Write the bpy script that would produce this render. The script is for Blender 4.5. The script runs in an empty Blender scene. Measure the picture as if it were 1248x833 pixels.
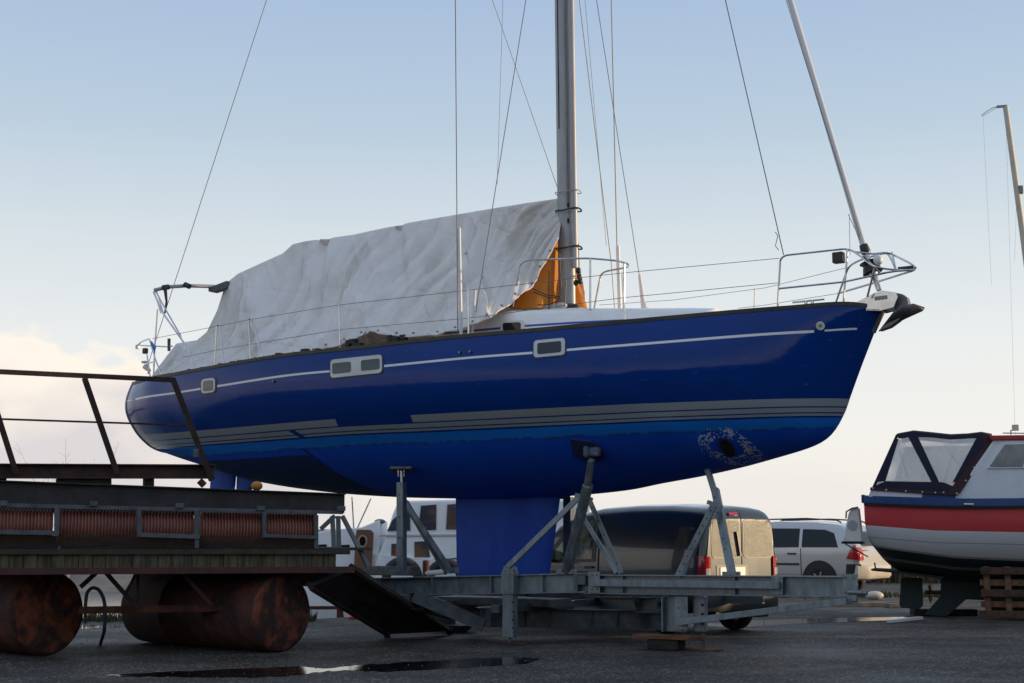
import bpy, bmesh, math, random
from mathutils import Vector, Matrix, geometry, noise
from mathutils.bvhtree import BVHTree
random.seed(7)
PI = math.pi
sc = bpy.context.scene
col = sc.collection
V = Vector

# ------------------------------------------------------------------ camera
CAM = V((0, 0, 1.32)); PITCH = math.radians(7.9); F = 1733.0
FW = V((0, math.cos(PITCH), math.sin(PITCH))); UP = V((0, -math.sin(PITCH), math.cos(PITCH))); RT = V((1, 0, 0))
cd = bpy.data.cameras.new('camera'); cam = bpy.data.objects.new('camera', cd); col.objects.link(cam)
cd.sensor_width = 36; cd.lens = 36 * F / 1248; cd.clip_end = 6000; cd.clip_start = .1
cam.location = CAM; cam.rotation_euler = (PI / 2 + PITCH, 0, 0); sc.camera = cam
cd.dof.use_dof = True; cd.dof.focus_distance = 18.2; cd.dof.aperture_fstop = 3.2

def ray(px, py):
    return FW + RT * ((px - 624) / F) + UP * ((416.5 - py) / F)
def at(px, py, Y):
    d = ray(px, py); return CAM + d * (Y / d.y)
def ground(px, py, z=0.0):
    d = ray(px, py); return CAM + d * ((z - CAM.z) / d.z)
def proj(p):
    q = p - CAM; c = q.dot(FW)
    return 624 + F * q.dot(RT) / c, 416.5 - F * q.dot(UP) / c
def lerp(a, b, t): return a + (b - a) * t
def pl(pts, x):
    if x <= pts[0][0]: return pts[0][1]
    for (a, b), (c, d) in zip(pts, pts[1:]):
        if x <= c: return b + (d - b) * (x - a) / (c - a)
    return pts[-1][1]
def smooth(pts, x):          # Catmull-Rom through (x,y) pairs
    n = len(pts)
    if x <= pts[0][0]: return pts[0][1]
    if x >= pts[-1][0]: return pts[-1][1]
    for i in range(n - 1):
        if x <= pts[i + 1][0]:
            x0, y0 = pts[i]; x1, y1 = pts[i + 1]
            m0 = (y1 - pts[i - 1][1]) / (x1 - pts[i - 1][0]) if i > 0 else (y1 - y0) / (x1 - x0)
            m1 = (pts[i + 2][1] - y0) / (pts[i + 2][0] - x0) if i + 2 < n else (y1 - y0) / (x1 - x0)
            h = x1 - x0; t = (x - x0) / h
            return (2*t**3-3*t*t+1)*y0 + (t**3-2*t*t+t)*h*m0 + (-2*t**3+3*t*t)*y1 + (t**3-t*t)*h*m1

# ------------------------------------------------------------------ materials
def mat(name, c, rough=.5, metal=0, spec=.5, var=0, vscale=3, c2=None, bump=0, bscale=40, coat=0, trans=0, alpha=1, rvar=0, detail=4, stretch=None, thr=None):
    m = bpy.data.materials.new(name); m.use_nodes = True
    nt = m.node_tree; b = nt.nodes['Principled BSDF']
    b.inputs['Base Color'].default_value = (*c, 1); b.inputs['Roughness'].default_value = rough
    b.inputs['Metallic'].default_value = metal; b.inputs['Specular IOR Level'].default_value = spec
    b.inputs['Coat Weight'].default_value = coat; b.inputs['Coat Roughness'].default_value = .04
    b.inputs['Transmission Weight'].default_value = trans; b.inputs['Alpha'].default_value = alpha
    tc = nt.nodes.new('ShaderNodeTexCoord'); src = tc.outputs['Object']
    if stretch:
        mp = nt.nodes.new('ShaderNodeMapping'); mp.inputs['Scale'].default_value = stretch
        nt.links.new(src, mp.inputs[0]); src = mp.outputs[0]
    if c2 is not None or var:
        n = nt.nodes.new('ShaderNodeTexNoise'); n.inputs['Scale'].default_value = vscale; n.inputs['Detail'].default_value = detail
        n.inputs['Roughness'].default_value = .65
        nt.links.new(src, n.inputs['Vector'])
        r = nt.nodes.new('ShaderNodeValToRGB')
        lo, hi = thr or (.35, .65)
        r.color_ramp.elements[0].position = lo; r.color_ramp.elements[1].position = hi
        d = c2 if c2 is not None else tuple(x * (1 - var) for x in c)
        r.color_ramp.elements[0].color = (*d, 1); r.color_ramp.elements[1].color = (*c, 1)
        nt.links.new(n.outputs[0], r.inputs[0]); nt.links.new(r.outputs[0], b.inputs['Base Color'])
        if rvar:
            mr = nt.nodes.new('ShaderNodeMapRange'); mr.inputs['From Min'].default_value = .3; mr.inputs['From Max'].default_value = .7
            mr.inputs['To Min'].default_value = max(0.02, rough - rvar); mr.inputs['To Max'].default_value = min(1, rough + rvar)
            nt.links.new(n.outputs[0], mr.inputs[0]); nt.links.new(mr.outputs[0], b.inputs['Roughness'])
    if bump:
        n2 = nt.nodes.new('ShaderNodeTexNoise'); n2.inputs['Scale'].default_value = bscale; n2.inputs['Detail'].default_value = 5
        nt.links.new(src, n2.inputs['Vector'])
        bp = nt.nodes.new('ShaderNodeBump'); bp.inputs['Strength'].default_value = bump; bp.inputs['Distance'].default_value = .01
        nt.links.new(n2.outputs[0], bp.inputs['Height']); nt.links.new(bp.outputs[0], b.inputs['Normal'])
    return m

M = {}
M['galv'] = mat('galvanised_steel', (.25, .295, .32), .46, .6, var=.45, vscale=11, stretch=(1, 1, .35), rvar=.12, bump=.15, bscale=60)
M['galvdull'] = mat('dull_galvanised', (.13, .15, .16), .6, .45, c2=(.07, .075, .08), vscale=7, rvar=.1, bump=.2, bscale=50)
M['bolt'] = mat('bolt_steel', (.2, .2, .2), .4, .9, var=.3)
M['hole'] = mat('hole_black', (.008, .008, .009), .9)
M['rust'] = mat('rust', (.16, .055, .025), .85, .1, c2=(.035, .018, .014), vscale=4.5, bump=.6, bscale=60, detail=8)
M['rustdark'] = mat('dark_rust', (.055, .026, .02), .85, .1, c2=(.02, .013, .012), vscale=5, bump=.5, bscale=50, detail=7)
M['rustend'] = mat('rusty_tank_end', (.23, .055, .018), .8, 0, c2=(.030, .012, .010), vscale=5.5, bump=1, bscale=35, detail=14, thr=(.45, .63), stretch=(1, 1, .8))
M['tank'] = mat('rusty_tank', (.11, .032, .02), .8, 0, c2=(.018, .010, .010), vscale=4.2, bump=.5, bscale=30, detail=8)
M['redpaint'] = mat('worn_red_steel', (.10, .028, .025), .7, .1, c2=(.05, .022, .02), vscale=6, bump=.4, bscale=40)
M['darksteel'] = mat('dark_steel', (.045, .04, .042), .6, .3, c2=(.022, .02, .022), vscale=4, bump=.3, bscale=40)
M['wood'] = mat('mossy_planks', (.13, .105, .06), .85, c2=(.035, .034, .02), vscale=16, bump=.5, bscale=50, stretch=(1, 1, .12), detail=3)
M['woodgrey'] = mat('grey_timber', (.2, .185, .16), .85, c2=(.09, .085, .075), vscale=7, bump=.5, bscale=60)
M['pallet'] = mat('pallet_wood', (.27, .15, .085), .85, c2=(.12, .06, .035), vscale=8, bump=.5, bscale=60)
M['pipe'] = mat('ribbed_brown_plastic', (.30, .10, .065), .55, c2=(.19, .065, .045), vscale=5)
M['net'] = mat('dark_net', (.09, .06, .048), .9)
M['rubber'] = mat('black_rubber', (.018, .018, .019), .75, bump=.3, bscale=60)
M['steel'] = mat('stainless', (.62, .62, .62), .22, 1, var=.2, vscale=9)
M['alu'] = mat('mast_aluminium', (.36, .36, .37), .5, .45, var=.15, vscale=5, stretch=(3, 3, .4))
M['wire'] = mat('rigging_wire', (.16, .16, .17), .5, .6)
M['ropew'] = mat('light_rope', (.42, .34, .24), .8)
M['whitetube'] = mat('white_plastic', (.72, .72, .7), .4, var=.1)
M['gel'] = mat('white_gelcoat', (.82, .82, .80), .3, var=.1, vscale=5, coat=.3)
M['blackp'] = mat('black_plastic', (.012, .013, .015), .4)
M['deckwood'] = mat('weathered_teak', (.11, .085, .06), .8, c2=(.05, .045, .03), vscale=12)
M['blueline'] = mat('blue_line', (.02, .06, .35), .4)
M['window'] = mat('dark_window', (.012, .015, .018), .06, spec=.8)
M['frame'] = mat('window_frame_grey', (.5, .51, .5), .35, .3, var=.15)
M['orange'] = None
M['water'] = mat('harbour_water', (.02, .03, .035), .12, bump=.5, bscale=3, spec=.8)
M['puddle'] = mat('puddle_water', (.006, .006, .006), .09, spec=.15, bump=.06, bscale=5)
M['rock'] = mat('shore_rock', (.2, .17, .14), .9, c2=(.09, .08, .07), vscale=.5, bump=.5)
M['hill'] = mat('far_hill', (.10, .10, .09), 1, c2=(.06, .065, .06), vscale=.03)
M['tyre'] = M['rubber']
M['vanpaint'] = mat('dark_grey_metallic', (.036, .045, .05), .24, .5, coat=.8, var=.1)
M['silver'] = mat('silver_paint', (.5, .5, .5), .3, .45, coat=.7, var=.05)
M['carglass'] = mat('car_glass', (.010, .013, .015), .05, spec=.35)
M['fogglass'] = mat('misted_glass', (.13, .135, .10), .35, spec=.3, c2=(.045, .05, .04), vscale=3, bump=.4, bscale=70)
M['taillight'] = mat('red_lens', (.42, .012, .015), .15, coat=1)
M['clearlens'] = mat('clear_lens', (.5, .48, .46), .15, coat=1)
M['plate'] = mat('number_plate', (.75, .75, .72), .4)
M['rim'] = mat('alloy_rim', (.4, .4, .41), .35, .8)
M['cream'] = mat('cream', (.62, .58, .48), .5, var=.2)
M['brownwood'] = mat('varnished_door', (.17, .075, .035), .5, var=.4, vscale=6, stretch=(1, 1, .2))
M['navy'] = mat('navy_canvas', (.012, .014, .038), .85, var=.3, vscale=6)
M['maroon'] = mat('maroon_canvas', (.05, .018, .022), .85, var=.3)
M['antifoul_dark'] = mat('dark_antifouling', (.02, .04, .04), .75, c2=(.035, .045, .04), vscale=4)
M['buoy'] = mat('orange_buoy', (.55, .2, .03), .6, var=.3)
M['bluecloth'] = mat('light_blue_cloth', (.08, .25, .55), .7)
M['anchor'] = mat('anchor_steel', (.16, .165, .17), .45, .7, var=.3, vscale=10)
M['redpl'] = mat('red_plastic', (.5, .03, .02), .5)
M['leaf'] = mat('dry_brush', (.12, .085, .045), 1, c2=(.05, .045, .025), vscale=10)
M['moss'] = mat('grass', (.10, .10, .03), 1, c2=(.05, .05, .02), vscale=4)
M['bark'] = mat('reddish_twigs', (.34, .22, .19), .9)

# clear vinyl of the canopy
def vinyl():
    m = bpy.data.materials.new('clear_vinyl'); m.use_nodes = True; nt = m.node_tree
    b = nt.nodes['Principled BSDF']
    tc = nt.nodes.new('ShaderNodeTexCoord'); n = nt.nodes.new('ShaderNodeTexNoise')
    n.inputs['Scale'].default_value = 2.2; n.inputs['Detail'].default_value = 5
    nt.links.new(tc.outputs['Object'], n.inputs['Vector'])
    r = nt.nodes.new('ShaderNodeMapRange'); r.inputs[1].default_value = .3; r.inputs[2].default_value = .7; r.inputs[3].default_value = .38; r.inputs[4].default_value = .72
    nt.links.new(n.outputs[0], r.inputs[0]); nt.links.new(r.outputs[0], b.inputs['Alpha'])
    b.inputs['Base Color'].default_value = (.85, .83, .80, 1); b.inputs['Roughness'].default_value = .2
    return m
M['vinyl'] = vinyl()

# cloth for the tarpaulins: rough, slightly translucent
def cloth(name, c, c2, tr, streak=(1, 1, 1), trc=None, stain=.5):
    m = bpy.data.materials.new(name); m.use_nodes = True; nt = m.node_tree
    for n in list(nt.nodes): nt.nodes.remove(n)
    out = nt.nodes.new('ShaderNodeOutputMaterial'); mx = nt.nodes.new('ShaderNodeMixShader')
    b = nt.nodes.new('ShaderNodeBsdfPrincipled'); t = nt.nodes.new('ShaderNodeBsdfTranslucent')
    b.inputs['Roughness'].default_value = .62; b.inputs['Specular IOR Level'].default_value = .35
    tc = nt.nodes.new('ShaderNodeTexCoord'); mp = nt.nodes.new('ShaderNodeMapping')
    mp.inputs['Scale'].default_value = streak
    nt.links.new(tc.outputs['Object'], mp.inputs[0])
    n = nt.nodes.new('ShaderNodeTexNoise'); n.inputs['Scale'].default_value = 1.4; n.inputs['Detail'].default_value = 9; n.inputs['Roughness'].default_value = .7
    nt.links.new(mp.outputs[0], n.inputs['Vector'])
    r = nt.nodes.new('ShaderNodeValToRGB'); r.color_ramp.elements[0].position = .32; r.color_ramp.elements[1].position = .55
    r.color_ramp.elements[0].color = (*c2, 1); r.color_ramp.elements[1].color = (*c, 1)
    nt.links.new(n.outputs[0], r.inputs[0]); nt.links.new(r.outputs[0], b.inputs['Base Color'])
    if trc: t.inputs[0].default_value = (*trc, 1)
    else: nt.links.new(r.outputs[0], t.inputs[0])
    n2 = nt.nodes.new('ShaderNodeTexNoise'); n2.inputs['Scale'].default_value = 5; n2.inputs['Detail'].default_value = 4
    nt.links.new(tc.outputs['Object'], n2.inputs['Vector'])
    bp = nt.nodes.new('ShaderNodeBump'); bp.inputs['Strength'].default_value = .35; bp.inputs['Distance'].default_value = .02
    nt.links.new(n2.outputs[0], bp.inputs['Height']); nt.links.new(bp.outputs[0], b.inputs['Normal'])
    mx.inputs[0].default_value = tr
    nt.links.new(b.outputs[0], mx.inputs[1]); nt.links.new(t.outputs[0], mx.inputs[2]); nt.links.new(mx.outputs[0], out.inputs[0])
    return m
M['tarp'] = cloth('white_tarpaulin', (.80, .77, .74), (.68, .64, .59), .2, streak=(1, 1, .45))
M['orange'] = cloth('orange_tarpaulin', (.85, .47, .12), (.78, .38, .07), .6, trc=(1, .62, .18))

# ------------------------------------------------------------------ mesh building
def rootof(o):
    while o.parent: o = o.parent
    return o
class MB:
    def __init__(s): s.v = []; s.f = []; s.mi = []
    def add(s, vs, fs, mi=0):
        k = len(s.v); s.v += [V(v) for v in vs]; s.f += [tuple(i + k for i in f) for f in fs]; s.mi += [mi] * len(fs); return s
    def box(s, a, b, mi=0):
        (x0, y0, z0), (x1, y1, z1) = a, b
        vs = [(x, y, z) for z in (z0, z1) for y in (y0, y1) for x in (x0, x1)]
        return s.add(vs, [(0, 2, 3, 1), (4, 5, 7, 6), (0, 1, 5, 4), (2, 6, 7, 3), (0, 4, 6, 2), (1, 3, 7, 5)], mi)
    def obox(s, c, ax, ay, az, mi=0):      # oriented box: centre and three half-axes
        c, ax, ay, az = V(c), V(ax), V(ay), V(az)
        vs = [c + ax * i + ay * j + az * k for k in (-1, 1) for j in (-1, 1) for i in (-1, 1)]
        return s.add(vs, [(0, 2, 3, 1), (4, 5, 7, 6), (0, 1, 5, 4), (2, 6, 7, 3), (0, 4, 6, 2), (1, 3, 7, 5)], mi)
    def bar(s, a, b, w, h, up=(0, 0, 1), mi=0):   # rectangular bar a->b, w across, h along 'up'
        a, b = V(a), V(b); d = (b - a); L = d.length; d.normalize(); u = V(up)
        sd = d.cross(u)
        if sd.length < 1e-4: sd = d.cross(V((0, 1, 0)))
        sd.normalize(); u = sd.cross(d).normalized()
        return s.obox((a + b) / 2, d * (L / 2), sd * (w / 2), u * (h / 2), mi)
    def tube(s, pts, r, n=8, mi=0, caps=True):
        pts = [V(p) for p in pts]; rs = r if isinstance(r, (list, tuple)) else [r] * len(pts)
        k = len(s.v); ref = None; m = len(pts)
        for i, p in enumerate(pts):
            t = (pts[min(i + 1, m - 1)] - pts[max(i - 1, 0)])
            t = t.normalized() if t.length > 0 else V((0, 0, 1))
            if ref is None:
                ref = t.cross(V((0, 0, 1)))
                if ref.length < .05: ref = t.cross(V((0, 1, 0)))
            ref = (ref - t * ref.dot(t)).normalized(); q = t.cross(ref)
            for j in range(n):
                a = 2 * PI * j / n; s.v.append(p + (ref * math.cos(a) + q * math.sin(a)) * rs[i])
        for i in range(m - 1):
            for j in range(n):
                j2 = (j + 1) % n
                s.f.append((k + i * n + j, k + i * n + j2, k + (i + 1) * n + j2, k + (i + 1) * n + j)); s.mi.append(mi)
        if caps:
            s.f.append(tuple(k + j for j in reversed(range(n)))); s.mi.append(mi)
            s.f.append(tuple(k + (m - 1) * n + j for j in range(n))); s.mi.append(mi)
        return s
    def prism(s, poly, off, mi=0):       # polygon of 3D points extruded by a vector
        off = V(off); n = len(poly); vs = [V(p) for p in poly] + [V(p) + off for p in poly]
        return s.add(vs, [tuple(reversed(range(n))), tuple(range(n, 2 * n))] + [(i, (i + 1) % n, n + (i + 1) % n, n + i) for i in range(n)], mi)
    def sphere(s, c, r, n=10, sc_=(1, 1, 1), mi=0):
        pts = []; fs = []
        for i in range(n + 1):
            th = PI * i / n
            for j in range(2 * n):
                a = PI * j / n; pts.append(V(c) + V((r * sc_[0] * math.sin(th) * math.cos(a), r * sc_[1] * math.sin(th) * math.sin(a), r * sc_[2] * math.cos(th))))
        for i in range(n):
            for j in range(2 * n):
                j2 = (j + 1) % (2 * n); fs.append((i * 2 * n + j, (i + 1) * 2 * n + j, (i + 1) * 2 * n + j2, i * 2 * n + j2))
        return s.add(pts, fs, mi)
    def grid(s, rows, mi=0, closed=False):
        n = len(rows[0]); vs = [p for r in rows for p in r]; fs = []
        for i in range(len(rows) - 1):
            for j in range(n - 1 + (1 if closed else 0)):
                j2 = (j + 1) % n
                fs.append((i * n + j, i * n + j2, (i + 1) * n + j2, (i + 1) * n + j))
        return s.add(vs, fs, mi)
    def build(s, name, m, parent=None, local=False, sm=False, bev=0, solid=0, sub=0, merge=False, attrs=None, auto=None):
        me = bpy.data.meshes.new(name)
        vs = s.v
        if parent is not None and not local:
            r = rootof(parent); inv = (Matrix.Translation(r.location) @ r.rotation_euler.to_matrix().to_4x4()).inverted()
            vs = [inv @ v for v in vs]
        me.from_pydata([tuple(v) for v in vs], [], s.f)
        for x in (m if isinstance(m, (list, tuple)) else [m]): me.materials.append(x)
        me.polygons.foreach_set('material_index', s.mi)
        if attrs:
            for k, vals in attrs.items():
                a = me.attributes.new(k, 'FLOAT', 'POINT'); a.data.foreach_set('value', vals)
        bm = bmesh.new(); bm.from_mesh(me)
        if merge: bmesh.ops.remove_doubles(bm, verts=bm.verts, dist=.0004)
        bmesh.ops.recalc_face_normals(bm, faces=bm.faces)
        if sm:
            for f in bm.faces: f.smooth = True
            if auto is not False:
                ang = auto or .7
                for e in bm.edges:
                    if len(e.link_faces) == 2 and e.calc_face_angle(0) > ang: e.smooth = False
        bm.to_mesh(me); bm.free(); me.update()
        o = bpy.data.objects.new(name, me); col.objects.link(o)
        if parent is not None: o.parent = parent
        if bev:
            b = o.modifiers.new('bevel', 'BEVEL'); b.width = bev; b.segments = 2; b.limit_method = 'ANGLE'; b.angle_limit = .6
        if solid:
            b = o.modifiers.new('solid', 'SOLIDIFY'); b.thickness = solid; b.offset = 0
        if sub:
            b = o.modifiers.new('sub', 'SUBSURF'); b.levels = sub; b.render_levels = sub
        return o
def tag(o, label, cat, group=None):
    o['label'] = label; o['category'] = cat
    if group: o['group'] = group
    return o
def setting(o, k='structure'): o['kind'] = k; return o
def thing(name, loc, label, cat, group=None, rz=0):
    o = bpy.data.objects.new(name, None); col.objects.link(o); o.location = V(loc); o.rotation_euler = (0, 0, rz)
    o.empty_display_size = .2
    return tag(o, label, cat, group)

def bvh_of(o, world=True):      # bvh in world space
    r = rootof(o); mw = Matrix.Translation(r.location) @ r.rotation_euler.to_matrix().to_4x4()
    vs = [mw @ v.co for v in o.data.vertices]
    return BVHTree.FromPolygons(vs, [tuple(p.vertices) for p in o.data.polygons])
def rrect(cx, cy, hw, hh, r, slope=0, n=5):
    pts = []
    for (sx, sy, a0) in ((1, 1, 0), (-1, 1, 90), (-1, -1, 180), (1, -1, 270)):
        for i in range(n + 1):
            a = math.radians(a0 + 90 * i / n)
            x = sx * (hw - r) + r * math.cos(a); y = sy * (hh - r) + r * math.sin(a)
            pts.append((cx + x, cy + y + slope * x))
    return pts
def ell(cx, cy, a, b, n=20, rot=0):
    c, s_ = math.cos(rot), math.sin(rot)
    return [(cx + a * math.cos(2*PI*i/n) * c - b * math.sin(2*PI*i/n) * s_, cy + a * math.cos(2*PI*i/n) * s_ + b * math.sin(2*PI*i/n) * c) for i in range(n)]
def patch(bvh, outline, fray, off, thick, step, mb=None, mi=0, inner=None):
    """a curved panel that follows a surface: outline in 2D, fray(u,v) -> ray"""
    mb = mb or MB()
    den = []
    loops = [outline] + ([inner] if inner else [])
    verts = []; edges = []
    for lp in loops:
        d = []
        for (a, b) in zip(lp, lp[1:] + lp[:1]):
            L = math.hypot(b[0]-a[0], b[1]-a[1]); k = max(1, int(L / step))
            for i in range(k): d.append(V((a[0] + (b[0]-a[0]) * i / k, a[1] + (b[1]-a[1]) * i / k)))
        k0 = len(verts); verts += d; edges += [(k0 + i, k0 + (i + 1) % len(d)) for i in range(len(d))]
    def inside(p, poly):
        c = False; j = len(poly) - 1
        for i in range(len(poly)):
            if (poly[i][1] > p[1]) != (poly[j][1] > p[1]) and p[0] < (poly[j][0]-poly[i][0]) * (p[1]-poly[i][1]) / (poly[j][1]-poly[i][1]) + poly[i][0]: c = not c
            j = i
        return c
    xs = [p[0] for p in outline]; ys = [p[1] for p in outline]
    nx = int((max(xs) - min(xs)) / step); ny = int((max(ys) - min(ys)) / step)
    for i in range(1, nx + 1):
        for j in range(1, ny + 1):
            p = (min(xs) + i * step, min(ys) + j * step)
            if inside(p, outline) and not (inner and inside(p, inner)): verts.append(V(p))
    vo, eo, fo, *_ = geometry.delaunay_2d_cdt(verts, edges, [], 0, 1e-5)
    P = []; N = []; ok = []
    for p in vo:
        o, d = fray(p[0], p[1]); h = bvh.ray_cast(o, d)
        if h[0] is None: P.append(V()); N.append(V()); ok.append(False); continue
        n = h[1]
        if n.dot(d) > 0: n = -n
        P.append(h[0]); N.append(n); ok.append(True)
    fs = []
    for f in fo:
        c = ((vo[f[0]][0]+vo[f[1]][0]+vo[f[2]][0]) / 3, (vo[f[0]][1]+vo[f[1]][1]+vo[f[2]][1]) / 3)
        if all(ok[i] for i in f) and inside(c, outline) and not (inner and inside(c, inner)): fs.append(tuple(f))
    cnt = {}
    for f in fs:
        for a, b in zip(f, f[1:] + f[:1]):
            cnt[(min(a, b), max(a, b))] = cnt.get((min(a, b), max(a, b)), 0) + 1
    n = len(P)
    vs = [p + q * off for p, q in zip(P, N)] + [p + q * (off + thick) for p, q in zip(P, N)]
    F_ = [tuple(i + n for i in f) for f in fs]
    for f in fs:
        for a, b in zip(f, f[1:] + f[:1]):
            if cnt[(min(a, b), max(a, b))] == 1: F_.append((a, b, b + n, a + n))
    mb.add(vs, F_, mi); return mb
camray = lambda u, v: (CAM, ray(u, v).normalized())

# ================================================================== SETTING
def asphalt():
    m = bpy.data.materials.new('wet_asphalt'); m.use_nodes = True; nt = m.node_tree; b = nt.nodes['Principled BSDF']
    tc = nt.nodes.new('ShaderNodeTexCoord')
    def nz(s, d=6, rough=.6):
        n = nt.nodes.new('ShaderNodeTexNoise'); n.inputs['Scale'].default_value = s; n.inputs['Detail'].default_value = d; n.inputs['Roughness'].default_value = rough
        nt.links.new(tc.outputs['Object'], n.inputs['Vector']); return n
    big = nz(.22); sm_ = nz(55, 2)
    vo = nt.nodes.new('ShaderNodeTexVoronoi'); vo.inputs['Scale'].default_value = 42; nt.links.new(tc.outputs['Object'], vo.inputs['Vector'])
    r = nt.nodes.new('ShaderNodeValToRGB'); r.color_ramp.elements[0].color = (.026, .023, .020, 1); r.color_ramp.elements[1].color = (.115, .10, .083, 1)
    r.color_ramp.elements[0].position = .3; r.color_ramp.elements[1].position = .75
    nt.links.new(sm_.outputs[0], r.inputs[0])
    st = nt.nodes.new('ShaderNodeValToRGB'); st.color_ramp.elements[0].color = (1, 1, 1, 1); st.color_ramp.elements[1].color = (0, 0, 0, 1)
    st.color_ramp.elements[0].position = .74; st.color_ramp.elements[1].position = .84
    nt.links.new(vo.outputs['Color'], st.inputs[0])
    mx = nt.nodes.new('ShaderNodeMix'); mx.data_type = 'RGBA'; mx.inputs[6].default_value = (.26, .24, .21, 1)
    nt.links.new(st.outputs[0], mx.inputs[0]); nt.links.new(r.outputs[0], mx.inputs[7])
    g3 = nz(.9, 5); gr = nt.nodes.new('ShaderNodeMapRange'); gr.inputs[1].default_value = .35; gr.inputs[2].default_value = .65; gr.inputs[3].default_value = .55; gr.inputs[4].default_value = 1.15
    nt.links.new(g3.outputs[0], gr.inputs[0]); sc2 = nt.nodes.new('ShaderNodeVectorMath'); sc2.operation = 'SCALE'
    nt.links.new(mx.outputs[2], sc2.inputs[0]); nt.links.new(gr.outputs[0], sc2.inputs[3])
    nt.links.new(sc2.outputs[0], b.inputs['Base Color'])
    rr = nt.nodes.new('ShaderNodeMapRange'); rr.inputs[1].default_value = .38; rr.inputs[2].default_value = .6; rr.inputs[3].default_value = .5; rr.inputs[4].default_value = .9
    nt.links.new(big.outputs[0], rr.inputs[0]); nt.links.new(rr.outputs[0], b.inputs['Roughness'])
    b.inputs['Specular IOR Level'].default_value = .22
    bp = nt.nodes.new('ShaderNodeBump'); bp.inputs['Strength'].default_value = .9; bp.inputs['Distance'].default_value = .012
    nt.links.new(vo.outputs['Distance'], bp.inputs['Height']); nt.links.new(bp.outputs[0], b.inputs['Normal'])
    return m
M['asphalt'] = asphalt()
mb = MB()
edge = [(-60, 24.5), (-20, 24.2), (-8, 23.8), (-5.5, 23.6), (-3.3, 24.0), (-1, 27), (1.5, 38), (4, 52), (60, 60)]
for (a, b) in zip(edge, edge[1:]):      # yard sheet with a quay edge at the back
    mb.add([(a[0], -30, 0), (b[0], -30, 0), (b[0], b[1], 0), (a[0], a[1], 0)], [(0, 1, 2, 3)])
    mb.add([(a[0], a[1], 0), (b[0], b[1], 0), (b[0], b[1], -2), (a[0], a[1], -2)], [(0, 1, 2, 3)])
setting(mb.build('ground', M['asphalt'], merge=True))
mb = MB(); mb.add([(-3000, 20, -.55), (3000, 20, -.55), (3000, 5000, -.55), (-3000, 5000, -.55)], [(0, 1, 2, 3)])
setting(mb.build('water', M['water']))
mb = MB(); rows = []
for j in range(9):
    rows.append([V((x, 900 + j * 60, -1 + math.sin(PI * j / 8) * (9 + 10 * noise.noise(V((x * .004, 1, 0))) + 3 * noise.noise(V((x * .02, j * .3, 0)))))) for x in range(-1500, 1501, 30)])
mb.grid(rows); setting(mb.build('hills', M['hill'], sm=True))
# rocky shore across the water on the left, and the roadside bank on the right
mb = MB(); rows = []
for j in range(7):
    rows.append([V((x, 51 + j * 2.2 + 2 * noise.noise(V((x * .1, 0, 3))), -.7 + math.sin(PI * j / 6) * (1.0 + .6 * noise.noise(V((x * .3, j * .6, 0)))))) for x in [k * 1.0 - 60 for k in range(70)]])
mb.grid(rows); setting(mb.build('rocky_shore', M['rock'], sm=True))
mb = MB(); rows = []
for j in range(6):
    rows.append([V((x, 50 + j * 1.2, .0 + math.sin(PI * j / 5) * (.5 + .25 * noise.noise(V((x * .5, j * .8, 0)))))) for x in [k * .5 + 2 for k in range(90)]])
mb.grid(rows); setting(mb.build('roadside_bank', M['rock'], sm=True))
# puddle in front
top = [(128, 823), (200, 819), (300, 815), (360, 812.5), (400, 815), (440, 810.5), (480, 808), (560, 804), (618, 801), (660, 803)]
bot = [(640, 809), (560, 814), (470, 819), (430, 817), (400, 818.5), (370, 822), (340, 825), (270, 826), (210, 825), (150, 824.5)]
pts = []
pp = top + bot
for a, b in zip(pp, pp[1:] + pp[:1]):
    for k in range(6):
        x = lerp(a[0], b[0], k / 6); y = lerp(a[1], b[1], k / 6) + 1.5 * noise.noise(V((x * .08, 1, a[1]))) + .8 * noise.noise(V((x * .4, 4, a[1])))
        pts.append(ground(x, y, .004))
mb = MB(); mb.add(pts, [tuple(range(len(pts)))]); setting(mb.build('puddle', M['puddle']))
pp = [(840, 762), (900, 757), (960, 755), (1040, 753), (1100, 752), (1120, 755), (1060, 757), (960, 761), (900, 765)]
mb = MB(); mb.add([ground(x, y, .004) for x, y in pp], [tuple(range(len(pp)))]); setting(mb.build('puddle', M['puddle']))
pp = [(-60, 768), (20, 764), (110, 762), (150, 763), (100, 767), (20, 771)]
mb = MB(); mb.add([ground(x, y, .004) for x, y in pp], [tuple(range(len(pp)))]); setting(mb.build('puddle', M['puddle']))
# loose grit on the yard
mb = MB(); random.seed(11)
for _ in range(2600):
    Y = 13 + 11 * random.random() ** 1.3; x = random.uniform(-.38, .38) * Y; r = .004 + .010 * random.random() ** 3; z = r * .6
    d = [V((x + r * random.uniform(.6, 1.3) * math.cos(a), Y + r * random.uniform(.6, 1.3) * math.sin(a), .001)) for a in (0, 1.3, 2.5, 3.8, 5)]
    tp_ = V((x + random.uniform(-.3, .3) * r, Y, z + r * .5)); mb.add(d + [tp_], [(i, (i + 1) % 5, 5) for i in range(5)])
setting(mb.build('gravel', mat('grit', (.20, .18, .155), .9, c2=(.05, .045, .04), vscale=3)), 'stuff')
bpy.data.objects['gravel']['label'] = 'loose grit scattered over the dark asphalt yard'; bpy.data.objects['gravel']['category'] = 'gravel'
random.seed(7)
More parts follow.
